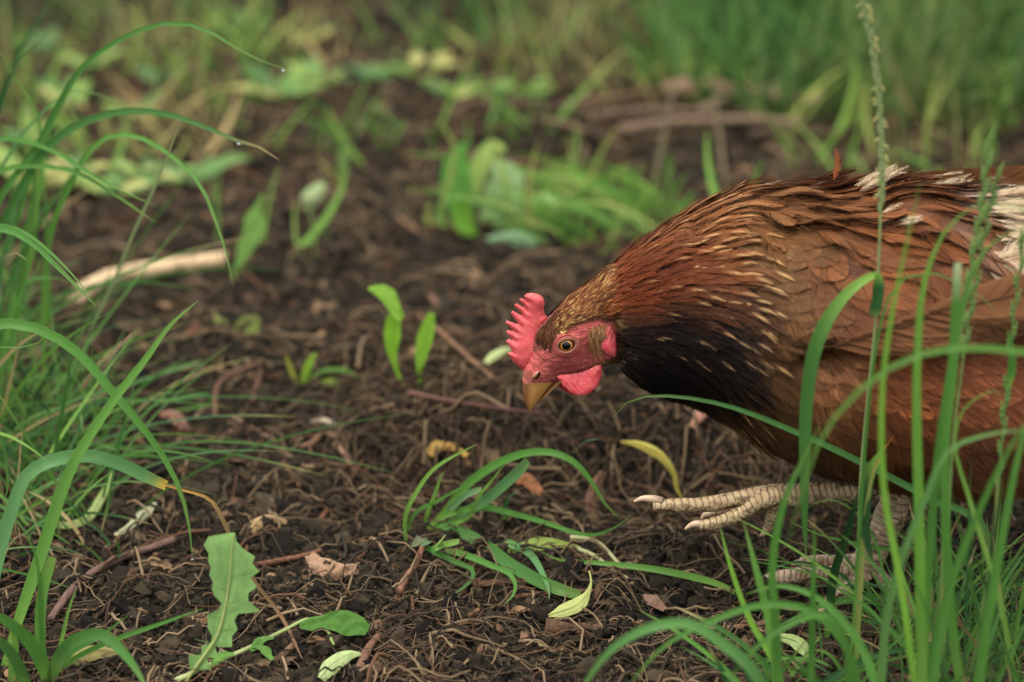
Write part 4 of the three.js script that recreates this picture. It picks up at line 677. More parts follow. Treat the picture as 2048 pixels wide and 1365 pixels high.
  { const q = hit(1078, 745), nb = new MB(), g = V(0, 0, 1); const pt = (x, y, dz) => { const h = hit(x, y); return h.add(V(0, 0, dz)); };
    for (const s of [1, -1]) { const k = new MB(); sweep(k, [pt(1064, 757, 0.0002), pt(1069, 751, 0.0012), pt(1074, 745, 0.0012), pt(1078, 742, 0.0002)].map((p) => (s > 0 ? p : mir(p))), (t) => 0.0011 * Math.sin(0.3 + t * 2.5), () => C(168, 112, 84), { segs: 14, radial: 10, up: V(0, 0, 1) }); k.build('nostril_flap', M.horn, hen);
      const d = new MB(); sweep(d, [pt(1071, 757, 0.0001), pt(1076, 751, 0.0002), pt(1080, 745, 0.0001)].map((p) => (s > 0 ? p : mir(p))), (t) => 0.0009 * Math.sin(0.4 + t * 2.4), () => C(16, 12, 11), { segs: 10, radial: 8, up: V(0, 0, 1) }); d.build('nostril', M.fibre, hen); } }
}

// ---- legs, each with toes and claws
const SC = C(190, 166, 128), SCG = C(72, 53, 42), SCD = C(160, 130, 98);
const wrap = (a) => Math.cos(a + 0.15);
function toeLike(b, pts, r0, r1, plates, { segs, up = V(0, 1, 0), base = SC } = {}) {
  const N = plates;
  const sd = pts[0].x * 90 + r0 * 4000, warp = (t) => t * N + 0.5 * noise(t * 6, sd);
  const gap = (t, a) => { const on = sst(0.0, 0.3, wrap(a) + 0.12 * noise(t * 20, a)), q = Math.abs((((warp(t) + 0.22 * Math.sin(a * 1.5 + sd)) % 1) + 1) % 1 - 0.5) * 2, p = sst(0.70, 0.98, q), gr = noise(t * N * 2.6 + sd, Math.cos(a) * 3.6, Math.sin(a) * 3.6), gg = 1 - sst(0.02, 0.20, Math.abs(gr)); return on * p + (1 - on) * gg * 0.85; };
  const joints = [0.22, 0.52, 0.80], knob = (t, a) => joints.reduce((k, j) => k + 0.13 * Math.exp(-Math.pow((t - j) * 13, 2)) * (0.6 - 0.6 * Math.cos(a)), 0);
  sweep(b, pts, (t) => mix(r0, r1, t), (t, a) => { const dirt = sst(0.0, 0.45, noise(t * 9 + sd, a * 1.3, 4) + 0.25 * noise(t * 40, a * 5, 2) - 0.1 * wrap(a)); return mulC(mixC(mixC(mixC(base, SCD, clamp(0.5 + 0.9 * noise(t * 7, a, r0 * 900))), SCG, gap(t, a) * 0.85), C(92, 70, 52), dirt * 0.8), 1 + 0.12 * noise(t * 40, a * 4)); }, { segs: segs ?? N * 8, radial: 40, up, disp: (t, a) => 0.03 + knob(t, a) - 0.15 * gap(t, a) + 0.05 * noise(t * 14 + sd, a * 1.5) + 0.02 * noise(t * 60, a * 6) });
}
function claw(pts, r, parent) { const b = new MB(); sweep(b, pts, (t) => r * Math.pow(1 - t * 0.93, 0.6), (t, a) => mulC(mixC(C(136, 108, 86), C(190, 160, 130), sst(0, 0.5, t)), 1 + 0.15 * noise(t * 5, a)), { segs: 20, radial: 12, flat: 1.1 }); return b.build('claw', M.horn, parent); }
function makeLeg(shank, r0, r1, n, toes, base) {
  const b = new MB(); toeLike(b, shank, r0, r1, n, { segs: n * 6, up: V(0.3, 1, 0.2), base }); const leg = b.build('leg', M.scale, hen);
  for (const t of toes) { const tb = new MB(); toeLike(tb, t.p, t.r0, t.r1, t.n, { base }); const toe = tb.build('toe', M.scale, leg); if (t.claw) claw(t.claw, t.r1 * 0.82, toe); }
  return leg;
}
const at = (z, l) => l.map(([x, y, dz = 0]) => U(x, y, z + dz));
const lifted = makeLeg(at(0.034, [[1790, 955], [1730, 975], [1660, 985], [1600, 990], [1550, 992], [1515, 998]]), 0.0054, 0.0058, 22, [
  { p: at(0.032, [[1560, 985], [1505, 993], [1448, 1004], [1400, 1010], [1345, 1011], [1306, 1012]]), r0: 0.0048, r1: 0.0031, n: 19, claw: at(0.032, [[1324, 1005], [1305, 999], [1285, 998], [1268, 1004]]) },
  { p: at(0.040, [[1560, 992], [1520, 1004], [1488, 1026], [1440, 1044], [1398, 1054]]), r0: 0.0046, r1: 0.0028, n: 15, claw: at(0.040, [[1408, 1050], [1388, 1049], [1370, 1059]]) },
  { p: at(0.022, [[1545, 1000], [1500, 1018], [1450, 1024], [1425, 1030]]), r0: 0.0044, r1: 0.0030, n: 11, claw: at(0.022, [[1430, 1028], [1412, 1030], [1402, 1040]]) },
  { p: at(0.036, [[1550, 1006], [1546, 1026], [1540, 1046], [1534, 1062]]), r0: 0.0042, r1: 0.0026, n: 7, claw: at(0.036, [[1536, 1056], [1530, 1066], [1520, 1072]]) }]);
lifted.userData.label = 'lifted near leg with spread scaly toes';
const gd = (l) => l.map(([x, y, h]) => G(x, y).add(V(0, h, 0)));
makeLeg([...at(-0.01, [[1830, 920], [1800, 985], [1768, 1060], [1738, 1115]]), ...gd([[1722, 1168, 0.009]])], 0.0082, 0.0074, 18, [
  { p: gd([[1735, 1168, 0.010], [1690, 1176, 0.008], [1640, 1174, 0.006], [1590, 1170, 0.005], [1546, 1172, 0.004]]), r0: 0.0062, r1: 0.0040, n: 17, claw: gd([[1552, 1170, 0.005], [1538, 1170, 0.004], [1524, 1174, 0.001]]) },
  { p: gd([[1730, 1160, 0.010], [1680, 1152, 0.007], [1635, 1146, 0.006], [1600, 1146, 0.005]]), r0: 0.0056, r1: 0.0036, n: 13, claw: gd([[1606, 1146, 0.005], [1592, 1144, 0.004], [1578, 1148, 0.001]]) },
  { p: gd([[1735, 1174, 0.009], [1705, 1196, 0.007], [1678, 1212, 0.005], [1655, 1224, 0.004]]), r0: 0.0058, r1: 0.0038, n: 12, claw: gd([[1662, 1220, 0.005], [1648, 1228, 0.004], [1636, 1236, 0.001]]) },
  { p: gd([[1728, 1166, 0.010], [1762, 1184, 0.007], [1785, 1198, 0.005], [1802, 1210, 0.003]]), r0: 0.0050, r1: 0.0034, n: 9, claw: gd([[1798, 1206, 0.004], [1810, 1214, 0.003], [1820, 1222, 0.001]]) }], C(222, 190, 160)).userData.label = 'standing far leg with toes on the soil';
settle(hen);

// ---------------------------------------------------------------- grass
const GREEN = C(86, 136, 54), GDARK = C(50, 92, 44), GLITE = C(130, 172, 74), GYEL = C(164, 172, 92), STRAW = C(176, 150, 102), BLUE = C(96, 142, 82);
// a blade along points, w = greatest width in photograph pixels
function bladeGeo(pts, w, o = {}) {
  const n = o.n ?? Math.max(10, Math.min(26, pts.length * 4)), cur = new THREE.CatmullRomCurve3(pts, false, 'centripetal'), P = cur.getSpacedPoints(n), b = new MB(), W = w * 0.5 * MM * (o.scale ?? 1), base = o.base ?? GLITE, col = o.col ?? GREEN, tip = o.tip, s = pts[0].x * 77 + pts[0].y * 31;
  const ref = o.face ?? V(0.05, 0.55, 0.85);
  for (let i = 0; i <= n; i++) {
    const t = i / n, T = P[Math.min(i + 1, n)].clone().sub(P[Math.max(i - 1, 0)]).normalize();
    let S = T.clone().cross(ref).normalize(); S.applyAxisAngle(T, (o.roll ?? 0) + (o.twist ?? 0) * t); const N = S.clone().cross(T).normalize();
    const cut = o.cut ? 1 - 0.25 * sst(0.9, 1, t) : Math.pow(1 - Math.pow(t, o.sharp ?? 3), 0.8), ww = W * Math.min(1, 0.45 + t * 2.2) * Math.max(0.04, cut) * (1 + 0.06 * noise(t * 6, s));
    let c = mixC(base, col, sst(0, 0.35, t)); c = mulC(c, 1 + 0.18 * noise(t * 4, s, 3)); if (tip) c = mixC(c, tip, sst(o.tipAt ?? 0.75, Math.min(1, (o.tipAt ?? 0.75) + 0.15), t)); else c = mixC(c, GYEL, 0.25 * sst(0.8, 1, t));
    for (let j = -2; j <= 2; j++) { const f = j / 2; b.v(P[i].clone().addScaledVector(S, f * ww).addScaledVector(N, ((o.fold ?? 0.28) * (Math.abs(f) - 0.5)) * ww), c, 0.5 + f * 0.5, t * 3); }
  }
  for (let i = 0; i < n; i++) for (let j = 0; j < 4; j++) { const a = i * 5 + j; b.f(a, a + 1, a + 5); b.f(a + 1, a + 6, a + 5); }
  return b;
}
// pixels to points: depth runs from z0 at the root to z1 at the tip; z0 null = the root stands on the ground under its first pixel
function path3(px, z0, z1, bow = 0) {
  const root = z0 == null ? G(px[0][0], px[0][1]) : null, za = root ? root.z : z0, zb = z1 ?? za; let L = [0];
  for (let i = 1; i < px.length; i++) L.push(L[i - 1] + Math.hypot(px[i][0] - px[i - 1][0], px[i][1] - px[i - 1][1]));
  const tot = L[L.length - 1], pts = px.map(([x, y], i) => U(x, y, mix(za, zb, L[i] / tot) + bow * Math.sin(L[i] / tot * Math.PI)));
  if (root) pts[0].copy(root).add(V(0, -0.002, 0)); 
  else if (pts[0].y - H(pts[0].x, pts[0].z) > 0.004) { const d = pts[0].clone().sub(pts[1]), h = pts[0].y - H(pts[0].x, pts[0].z); d.y = 0; d.setLength(Math.min(0.02, d.length(), h * 0.4)); const r = pts[0].clone().add(d); r.y = H(r.x, r.z) - 0.002; pts.unshift(r); }
  return pts.map((p, i) => { if (i && p.y < H0(p.x, p.z) + 0.004) { const [x, y] = toPx(p); return G(x, y, 0.006); } return p; });
}
function tuft(name, at, label, group, cat = 'grass') { return thing(name, at, label, cat, group); }
function blades(g, list) {                               // [pixels, width, depth at root, depth at tip, options]
  for (const [px, w, z0, z1, o = {}] of list) { rnd = mulberry(Math.round(px[0][0] * 13 + px[0][1] * 7)); bladeGeo(path3(px, z0, z1, o.bow ?? 0), w, o).build('blade', M.blade, g); }
}
function fill(g, n, seed, x0, x1, zA, zB, h0, h1, w0, w1, lean, o = {}) {   // more blades of the same tuft, rooted between two sides and two depths
  rnd = mulberry(seed);
  for (let k = 0; k < n; k++) {
    const z = R(zA, zB), x = R(U(x0, 900, z).x, U(x1, 900, z).x), h = mix(h0, h1, Math.pow(rnd(), o.pow ?? 1.2)), a = R(-1, 1) * lean + (o.dir ?? 0), b = R(-1, 1) * lean * 0.6, droop = R(0.0, o.droop ?? 0.7), pts = [];
    for (let i = 0; i <= 6; i++) { const t = i / 6; pts.push(V(x + h * (a * t + a * droop * t * t * 1.2), H(x, z) - 0.002 + h * (t - 0.42 * droop * t * t * (1 + Math.abs(a))), z + h * (b * t + b * droop * t * t))); }
    for (const p of pts) p.y = Math.max(p.y, H(p.x, p.z) - 0.002 + 0.001);
    const kind = rnd(), col = kind < 0.18 ? GDARK : kind < 0.72 ? mixC(GREEN, GDARK, rnd() * 0.6) : kind < 0.93 ? mixC(GREEN, GLITE, rnd()) : STRAW;
    bladeGeo(pts, R(w0, w1), { n: 10, col: mulC(col, R(0.8, 1.2)), base: kind > 0.93 ? STRAW : mixC(GLITE, col, 0.5), roll: R(-0.9, 0.9), twist: R(-0.8, 0.8), fold: R(0.1, 0.5), tip: rnd() < 0.2 ? mixC(STRAW, GYEL, rnd()) : undefined }).build('blade', M.blade, g);
  }
}
// ---- the central tuft
{
  const g = tuft('grass_tuft', G(822, 1092), 'low grass tuft sprawling on the soil in the middle, below the beak');
  const r = (x, y) => [x, y];
  blades(g, [
    [[[812, 1092], [811, 1032], [832, 986], [865, 941], [898, 918], [954, 889]], 10, null, -0.02, { col: GLITE }],
    [[[842, 1062], [858, 1020], [869, 992], [882, 955], [891, 940]], 10, null, 0.0, { col: GLITE }],
    [[[815, 1075], [822, 1040], [838, 1020], [870, 1005], [905, 985], [940, 965]], 9, null, -0.03, { col: GREEN }],
    [[[850, 1060], [898, 1015], [925, 980], [948, 958], [1006, 922], [1056, 906], [1105, 906], [1147, 924], [1184, 965], [1209, 1007], [1240, 1038]], 19, null, -0.05, { col: GREEN, base: GLITE }],
    [[[880, 1062], [915, 1036], [945, 1018], [969, 1003], [1014, 965], [1036, 945], [1056, 922]], 22, null, -0.03, { col: BLUE, cut: 1 }],
    [[[840, 1065], [868, 1046], [900, 1028], [965, 1016], [1022, 1027], [1097, 1048], [1147, 1065], [1184, 1071], [1229, 1056], [1264, 1030]], 15, null, -0.02, { col: GREEN, sharp: 2 }],
    [[[850, 1062], [869, 1048], [915, 1062], [973, 1094], [1022, 1131], [1080, 1164], [1120, 1180], [1161, 1192]], 26, null, 0.02, { col: mixC(GREEN, GDARK, 0.4), base: GREEN, cut: 1 }],
    [[[812, 1066], [857, 1098], [907, 1123], [944, 1139], [945, 1155], [931, 1172], [898, 1195]], 13, null, 0.03, { col: mixC(GREEN, GDARK, 0.3) }],
    [[[870, 1094], [915, 1106], [981, 1131], [1020, 1150], [1031, 1172], [1024, 1194], [1006, 1211]], 14, null, 0.04, { col: GREEN }],
    [[[1005, 1092], [1012, 1086], [1056, 1106], [1085, 1148], [1096, 1176], [1099, 1199]], 16, null, 0.03, { col: BLUE }],
    [[[850, 1100], [869, 1098], [890, 1090], [918, 1084]], 14, null, 0.01, { col: GLITE, cut: 1 }],
    [[[862, 1096], [876, 1090], [884, 1080], [890, 1072]], 9, null, 0.01, { col: C(170, 200, 80), cut: 1 }],
    [[[850, 1066], [900, 1050], [935, 1036], [960, 990], [985, 960], [1000, 940], [1010, 930]], 9, null, -0.05, { col: GLITE }],
    [[[870, 1040], [910, 1010], [935, 990], [962, 980]], 16, null, -0.03, { col: BLUE, cut: 1 }],
    [[[1010, 1050], [1010, 1020], [1018, 995], [1036, 984]], 12, null, -0.04, { col: GDARK }],
    [[[848, 1064], [838, 1080], [830, 1090], [822, 1094]], 22, null, 0.0, { col: mixC(GDARK, STRAW, 0.3) }],
    [[[866, 1060], [856, 1082], [842, 1094]], 20, null, 0.0, { col: mixC(GDARK, GLITE, 0.3) }],
    [[[1140, 905], [1170, 885], [1205, 878]], 9, null, -0.06, { col: GDARK }],
  ]);
  settle(g);
}
// ---- the left side
{
  const g = tuft('grass_tuft', U(20, 640, -0.30).setY(0), 'tall grass tuft with arching blades at the left edge, dew on two tips');
  const z = -0.24, e = -0.14;
  blades(g, [
    [[[-60, 560], [0, 395], [70, 300], [160, 140], [235, 82], [300, 53], [350, 46], [410, 58], [470, 95], [530, 125], [571, 139]], 18, z, e, { col: mixC(GREEN, GDARK, 0.3) }],
    [[[-40, 560], [30, 400], [80, 312], [130, 265], [190, 236], [260, 222], [330, 228], [400, 250], [470, 280], [520, 295], [558, 320]], 23, z, e, { col: mixC(GREEN, GDARK, 0.55), tip: STRAW, tipAt: 0.88 }],
    [[[-60, 330], [0, 279], [60, 285], [120, 310], [200, 360], [260, 390], [312, 411]], 15, z, e, { col: GREEN }],
    [[[-60, 380], [0, 342], [60, 332], [150, 345], [230, 390], [311, 446]], 15, z, e, { col: GREEN }],
    [[[90, 560], [105, 450], [140, 370], [180, 300], [225, 270], [270, 272], [340, 310], [400, 370], [430, 440], [450, 500], [466, 571]], 15, z, -0.1, { col: mixC(GREEN, GLITE, 0.2) }],
    [[[-40, 330], [0, 215], [30, 130], [70, 90], [107, 58]], 19, z, z, { col: GDARK }],
    [[[-80, 520], [0, 458], [60, 483], [110, 530], [150, 570], [191, 612]], 22, -0.1, 0.0, { col: mixC(GREEN, GDARK, 0.3) }],
    [[[-80, 480], [0, 452], [50, 466], [100, 505], [140, 545], [186, 600]], 11, -0.1, 0.0, { col: GREEN }],
    [[[-70, 480], [0, 340], [60, 250], [120, 195], [150, 180], [200, 190], [240, 205]], 12, z, z, { col: BLUE }],
    [[[-30, 640], [40, 420], [100, 260], [150, 160], [175, 130]], 12, z, z, { col: GREEN }],
    [[[20, 640], [60, 520], [75, 400], [85, 330], [70, 220], [20, 140], [-10, 90]], 14, z, z, { col: mixC(GREEN, GLITE, 0.4) }],
    [[[30, 640], [52, 500], [64, 400], [80, 260]], 15, z, z, { col: GREEN }],
    [[[-10, 650], [0, 560], [20, 460], [40, 380], [90, 290], [150, 230]], 12, z, z, { col: BLUE }],
    [[[-20, 700], [20, 560], [90, 430], [160, 330], [210, 280]], 11, z, z, { col: mixC(GREEN, GDARK, .5) }],
    [[[10, 660], [40, 590], [60, 560], [110, 556], [140, 566]], 12, -0.2, -0.2, { col: GREEN }],
    [[[-60, 640], [0, 520], [30, 505], [55, 522]], 16, -0.15, -0.1, { col: GDARK, tip: STRAW, tipAt: .85 }],
    [[[-30, 300], [40, 100], [90, 20], [140, -40]], 19, -0.5, -0.5, { col: GDARK }],
  ]);
  fill(g, 150, 12, -160, 140, -0.42, -0.10, 0.04, 0.19, 4, 10, 0.7, { droop: 1 });
  settle(g);
  const low = tuft('grass_tuft', U(60, 760, -0.1).setY(0), 'tangled low grass patch at the left edge below the arching blades');
  fill(low, 250, 33, -160, 230, -0.26, -0.02, 0.02, 0.10, 4, 8, 1.1, { droop: 1 });
  blades(low, [
    [[[420, 712], [330, 745], [240, 775], [150, 800], [60, 850]], 9, null, -0.12, { col: GREEN, bow: 0.02 }],
    [[[150, 770], [190, 640], [220, 580], [270, 460], [320, 350], [358, 252]], 8, null, -0.1, { col: C(150, 164, 108), base: C(160, 160, 110), sharp: 8, fold: 0.8 }],
    [[[190, 820], [205, 740], [225, 710], [262, 668]], 9, null, -0.1, { col: C(164, 160, 120), cut: 1, tip: C(150, 110, 80), tipAt: 0.1 }],
    [[[340, 818], [420, 806], [420, 790], [330, 800], [230, 805]], 8, null, -0.12, { col: GREEN }],
  ]);
  settle(low);
}
{
  const g = tuft('grass_plant', U(-40, 1300, 0.1).setY(0), 'broad-bladed grass plant in the lower left with long crossing blades');
  const z = 0.07;
  blades(g, [
    [[[-120, 700], [0, 648], [80, 660], [160, 710], [220, 780], [280, 850], [330, 920], [362, 988], [378, 1055], [384, 1112]], 24, 0.02, 0.06, { col: GREEN }],
    [[[-4, 1372], [12, 1320], [40, 1230], [80, 1115], [110, 1020], [140, 940], [180, 870], [235, 790], [290, 720], [340, 650], [396, 602]], 24, 0.09, 0.05, { col: mixC(GREEN, GLITE, 0.25) }],
    [[[-40, 1280], [0, 1100], [30, 1000], [52, 952], [75, 934], [110, 920], [170, 912], [230, 925], [300, 958], [332, 972]], 25, 0.09, 0.05, { col: BLUE, tip: C(206, 170, 60), tipAt: 0.95, cut: 1 }],
    [[[-60, 880], [0, 867], [50, 890], [92, 921]], 12, 0.05, 0.08, { col: GLITE }],
    [[[-60, 900], [0, 880], [12, 930], [14, 980], [4, 1010]], 14, 0.05, 0.06, { col: mixC(GREEN, GDARK, .5) }],
    [[[-70, 700], [0, 695], [70, 690], [100, 660]], 9, 0.0, 0.0, { col: GREEN }],
  ]);
  const wb = bladeGeo(path3([[326, 970], [362, 980], [420, 1000], [445, 1040], [465, 1085], [510, 1165], [560, 1230], [606, 1322]], 0.052, 0.06).slice(-8), 8, { col: C(150, 120, 84), base: C(196, 150, 70), tip: C(150, 110, 80), tipAt: .6, fold: 0.9, sharp: 6, n: 26 });
  wb.build('withered_tip', M.blade, g).userData.label = 'withered brown curling tip of the bent blade';
  settle(g);
  const h = tuft('grass_plant', G(92, 1372), 'young grass plant fanning out from the bottom left corner');
  blades(h, [
    [[[96, 1376], [85, 1330], [55, 1280], [0, 1235], [-40, 1215]], 28, null, 0.16, { col: GREEN, base: GLITE }],
    [[[96, 1378], [112, 1330], [140, 1290], [172, 1274], [205, 1272], [245, 1305], [275, 1345], [296, 1385]], 28, null, 0.18, { col: mixC(GREEN, GDARK, .35) }],
    [[[94, 1376], [130, 1332], [200, 1292], [330, 1245], [407, 1217]], 11, null, 0.11, { col: GREEN }],
    [[[100, 1376], [140, 1310], [190, 1280], [257, 1230]], 9, null, 0.11, { col: mixC(GREEN, GDARK, .3) }],
    [[[96, 1372], [118, 1300], [140, 1210], [155, 1172]], 8, null, 0.11, { col: GLITE, tip: STRAW, tipAt: .9 }],
    [[[92, 1372], [82, 1250], [75, 1130], [64, 1095], [44, 1060]], 9, null, 0.10, { col: GREEN }],
    [[[90, 1372], [80, 1280], [84, 1190], [104, 1115]], 20, null, 0.10, { col: mixC(GREEN, GLITE, .3), cut: 1 }],
    [[[60, 1390], [30, 1320], [0, 1285], [-50, 1260]], 24, null, 0.19, { col: mixC(GREEN, GDARK, .5) }],
    [[[20, 1376], [24, 1340], [30, 1290], [20, 1240]], 16, null, 0.12, { col: GLITE }],
  ]);
  settle(h);
}
// ---- the right side, in front of the hen
{
  const g = tuft('grass_tuft', U(1860, 1300, 0.1).setY(0), 'dense tall grass tuft in front of the hen at the right');
  const a = 0.16, Y = C(128, 176, 60);
  blades(g, [
    [[[1834, 1400], [1800, 1160], [1770, 1000], [1763, 900], [1766, 760], [1782, 640], [1815, 480], [1842, 362]], 15, 0.22, 0.20, { col: Y, base: GREEN, roll: 0.4 }],
    [[[1848, 1400], [1838, 1000], [1834, 850], [1836, 700], [1850, 560], [1898, 452], [1962, 404]], 19, 0.20, 0.17, { col: mixC(GREEN, Y, .4) }],
    [[[2120, 470], [2048, 420], [2010, 408], [1984, 410], [1950, 420]], 14, 0.2, 0.16, { col: GREEN }],
    [[[1846, 1400], [1860, 1100], [1880, 880], [1908, 700], [1940, 560], [1980, 490], [2050, 448]], 16, 0.18, 0.16, { col: GREEN }],
    [[[1926, 1400], [1900, 1200], [1890, 900], [1904, 760], [1912, 610], [1916, 526]], 17, 0.19, 0.18, { col: GREEN, cut: 1, tip: C(190, 204, 150), tipAt: .93 }],
    [[[1790, 572], [1850, 546], [1910, 560], [1970, 600], [2012, 642]], 7, 0.12, 0.12, { col: GREEN, n: 20 }],
    [[[2100, 712], [2048, 704], [1960, 696], [1880, 700], [1790, 730], [1700, 800], [1640, 882], [1600, 1000], [1575, 1090]], 13, 0.26, 0.27, { col: mixC(GREEN, GLITE, .3) }],
    [[[1560, 1420], [1552, 1250], [1545, 1130], [1570, 1000], [1620, 892], [1640, 850]], 17, 0.20, 0.2, { col: GREEN }],
    [[[1564, 1420], [1540, 1250], [1510, 1130], [1488, 1046]], 19, 0.18, 0.15, { col: mixC(GREEN, GLITE, .2) }],
    [[[1570, 1420], [1550, 1330], [1500, 1240], [1460, 1130], [1440, 1052]], 12, 0.16, 0.13, { col: Y }],
    [[[1500, 1202], [1448, 1174], [1324, 1142], [1200, 1127], [1114, 1119], [1068, 1096]], 16, null, -0.02, { col: mixC(GREEN, GLITE, .2), sharp: 2 }],
    [[[1140, 1420], [1185, 1345], [1225, 1298], [1300, 1256], [1380, 1249], [1450, 1292], [1515, 1356]].reverse(), 22, 0.24, 0.24, { col: mixC(GREEN, BLUE, .5) }],
    [[[1720, 1400], [1690, 1290], [1620, 1222], [1530, 1210], [1440, 1236], [1330, 1292], [1250, 1380]], 15, 0.2, 0.22, { col: GREEN }],
    [[[1760, 1400], [1720, 1290], [1640, 1200], [1560, 1172], [1490, 1190]], 17, 0.2, 0.16, { col: GREEN }],
    [[[1660, 1216], [1668, 1150], [1700, 1050], [1712, 1000], [1724, 968]], 19, 0.075, 0.085, { col: mulC(GDARK, .75), roll: .2 }],
    [[[1700, 1400], [1690, 1280], [1650, 1230], [1560, 1260], [1480, 1330], [1440, 1400]], 14, 0.22, 0.24, { col: GREEN }],
    [[[2040, 1400], [2000, 1200], [1940, 1000], [1910, 880], [1935, 810], [2000, 780], [2012, 792]], 10, 0.17, 0.17, { col: GLITE }],
    [[[1950, 1400], [2000, 1100], [2040, 900], [2080, 760]], 19, 0.22, 0.2, { col: GREEN }],
    [[[1860, 1400], [1900, 1180], [1960, 1020], [2030, 880], [2090, 800]], 16, 0.24, 0.24, { col: GREEN }],
    [[[1760, 1400], [1780, 1200], [1850, 1000], [1900, 900], [2000, 865], [2080, 860]], 15, 0.2, 0.22, { col: mixC(BLUE, GLITE, .3) }],
    [[[1620, 1420], [1625, 1240], [1628, 1120], [1630, 1040]], 14, 0.2, 0.2, { col: GREEN }],
    [[[1840, 1200], [1740, 1195], [1650, 1210], [1560, 1250]], 14, null, 0.12, { col: GREEN }],
    [[[1736, 1000], [1750, 935], [1768, 900], [1790, 868]], 11, 0.11, 0.11, { col: GYEL, tip: C(200, 120, 60), tipAt: .8 }],
    [[[1600, 1420], [1660, 1360], [1760, 1310], [1880, 1290]], 14, 0.2, 0.16, { col: mulC(GDARK, 1) }],
  ]);
  fill(g, 92, 5, 1830, 2160, 0.085, 0.22, 0.04, 0.15, 4, 11, 0.36, { droop: 0.7 });
  fill(g, 34, 6, 1520, 1840, 0.12, 0.2, 0.02, 0.07, 5, 13, 0.7, { droop: 1 });
  settle(g);
  const s = tuft('grass_tuft', U(1700, 1200, 0.08).setY(0), 'thin dark grass tuft around the standing foot of the hen');
  fill(s, 16, 9, 1560, 1760, 0.085, 0.14, 0.02, 0.04, 4, 9, 0.9, { droop: 1 });
  fill(s, 120, 8, 1790, 2110, 0.02, 0.10, 0.02, 0.11, 3, 7, 0.7, { droop: 0.9 });
  blades(s, [
    [[[1960, 1042], [1880, 1008], [1800, 965], [1660, 895], [1580, 860], [1480, 820], [1400, 800], [1320, 792], [1262, 800], [1226, 836]], 14, 0.10, 0.06, { col: mixC(GDARK, GREEN, .3), base: GYEL }],
    [[[1850, 1100], [1780, 1100], [1700, 1085], [1640, 1070], [1580, 1044]], 9, 0.06, 0.06, { col: GREEN }],
    [[[1720, 1210], [1690, 1155], [1640, 1132], [1580, 1126], [1530, 1150], [1500, 1180]], 7, 0.05, 0.06, { col: GDARK }],
    [[[1780, 1200], [1740, 1060], [1690, 1010], [1650, 1000], [1610, 1020]], 6, 0.08, 0.06, { col: GREEN }],
  ]);
  settle(s);
}
// ---- flowering stalks: stem, spikelets and stem leaves
function stalk(label, px, z0, z1, w, from, nSpike, col, { size = 1, leaves = [], anthers = 0, name = 'grass_stalk' } = {}) {
  rnd = mulberry(Math.round(px[0][0] + px[1][1] * 3));
  const pts = path3(px, z0, z1), g = thing(name, pts[0].clone(), label, 'grass stalk'), cur = new THREE.CatmullRomCurve3(pts, false, 'centripetal'), b = new MB();
  sweep(b, pts, (t) => w * 0.5 * MM * mix(1, 0.55, t), (t, a) => mulC(mixC(col, GYEL, 0.15 + 0.25 * Math.sin(t * 40) ** 8), 1 + 0.1 * noise(t * 30, a)), { segs: 70, radial: 8 }); b.build('stem', M.leaf, g);
  const tiny = new MB();
  for (let k = 0; k < nSpike; k++) {
    const t = from + (1 - from) * (k / nSpike), p = cur.getPointAt(t), T = cur.getTangentAt(t), s = k % 2 ? 1 : -1, out = V(1, 0, 0.25).addScaledVector(T, -T.x).normalize().multiplyScalar(s), L = 0.0108 * size * R(0.7, 1.3), W = 0.00095 * size * R(0.8, 1.2), sp = new MB();
    sweep(sp, [p.clone().addScaledVector(out, 0.0004), p.clone().addScaledVector(T, L * 0.4).addScaledVector(out, 0.0012 * size), p.clone().addScaledVector(T, L * 0.75).addScaledVector(out, 0.0014 * size), p.clone().addScaledVector(T, L).addScaledVector(out, 0.0022 * size)], (q) => W * Math.pow(Math.sin(Math.PI * clamp(0.08 + q * 0.92)), 0.7) * (1 + 0.2 * Math.sin(q * 22)) + 0.0001, (q, an) => mixC(mulC(col, 1 + 0.2 * Math.sin(q * 22)), GYEL, 0.4 * q), { segs: 16, radial: 7 });
    const m = sp.build('spikelet', M.leaf, g);
    if (anthers && rnd() < anthers) for (let j = 0; j < 1 + Math.floor(rnd() * 3); j++) { const q = p.clone().addScaledVector(T, L * R(0.3, 0.9)).addScaledVector(out, 0.0016), an = new MB(); sweep(an, [q, q.clone().add(V(s * R(0.001, 0.002), R(-0.0022, 0.0004), 0.0008))], () => 0.00045, () => C(214, 204, 130), { segs: 4, radial: 6 }); an.build('anther', M.leaf, m); }
  }
  for (const [lp, lw, lz0, lz1, lo] of leaves) bladeGeo(lp.map(([x, y], i) => U(x, y, mix(lz0, lz1, i / (lp.length - 1)))), lw, lo).build('stem_leaf', M.blade, g);
  return settle(g);
}
stalk('tallest flowering grass stalk, rising over the hen back to the top edge', [[1716, 1240], [1722, 965], [1736, 800], [1752, 640], [1757, 548], [1761, 450], [1764, 350], [1762, 250], [1756, 170], [1745, 90], [1724, -10]], 0.10, 0.11, 7, 0.70, 34, C(168, 184, 126), { size: 0.72,
  anthers: 0.55, leaves: [[[[1757, 549], [1745, 552], [1722, 564], [1690, 592], [1655, 640], [1630, 700], [1614, 800], [1609, 950], [1610, 1060], [1613, 1118]], 26, 0.105, 0.125, { col: mixC(GDARK, GREEN, .5), tip: STRAW, tipAt: .97, n: 30 }], [[[1757, 548], [1757, 575], [1754, 605], [1748, 632]], 21, 0.107, 0.108, { col: GDARK, cut: 1, fold: .5 }], [[[1764, 905], [1745, 935], [1733, 975], [1729, 1040], [1736, 1090], [1748, 1138]], 24, 0.105, 0.115, { col: mulC(GDARK, .8), fold: .6 }]] });
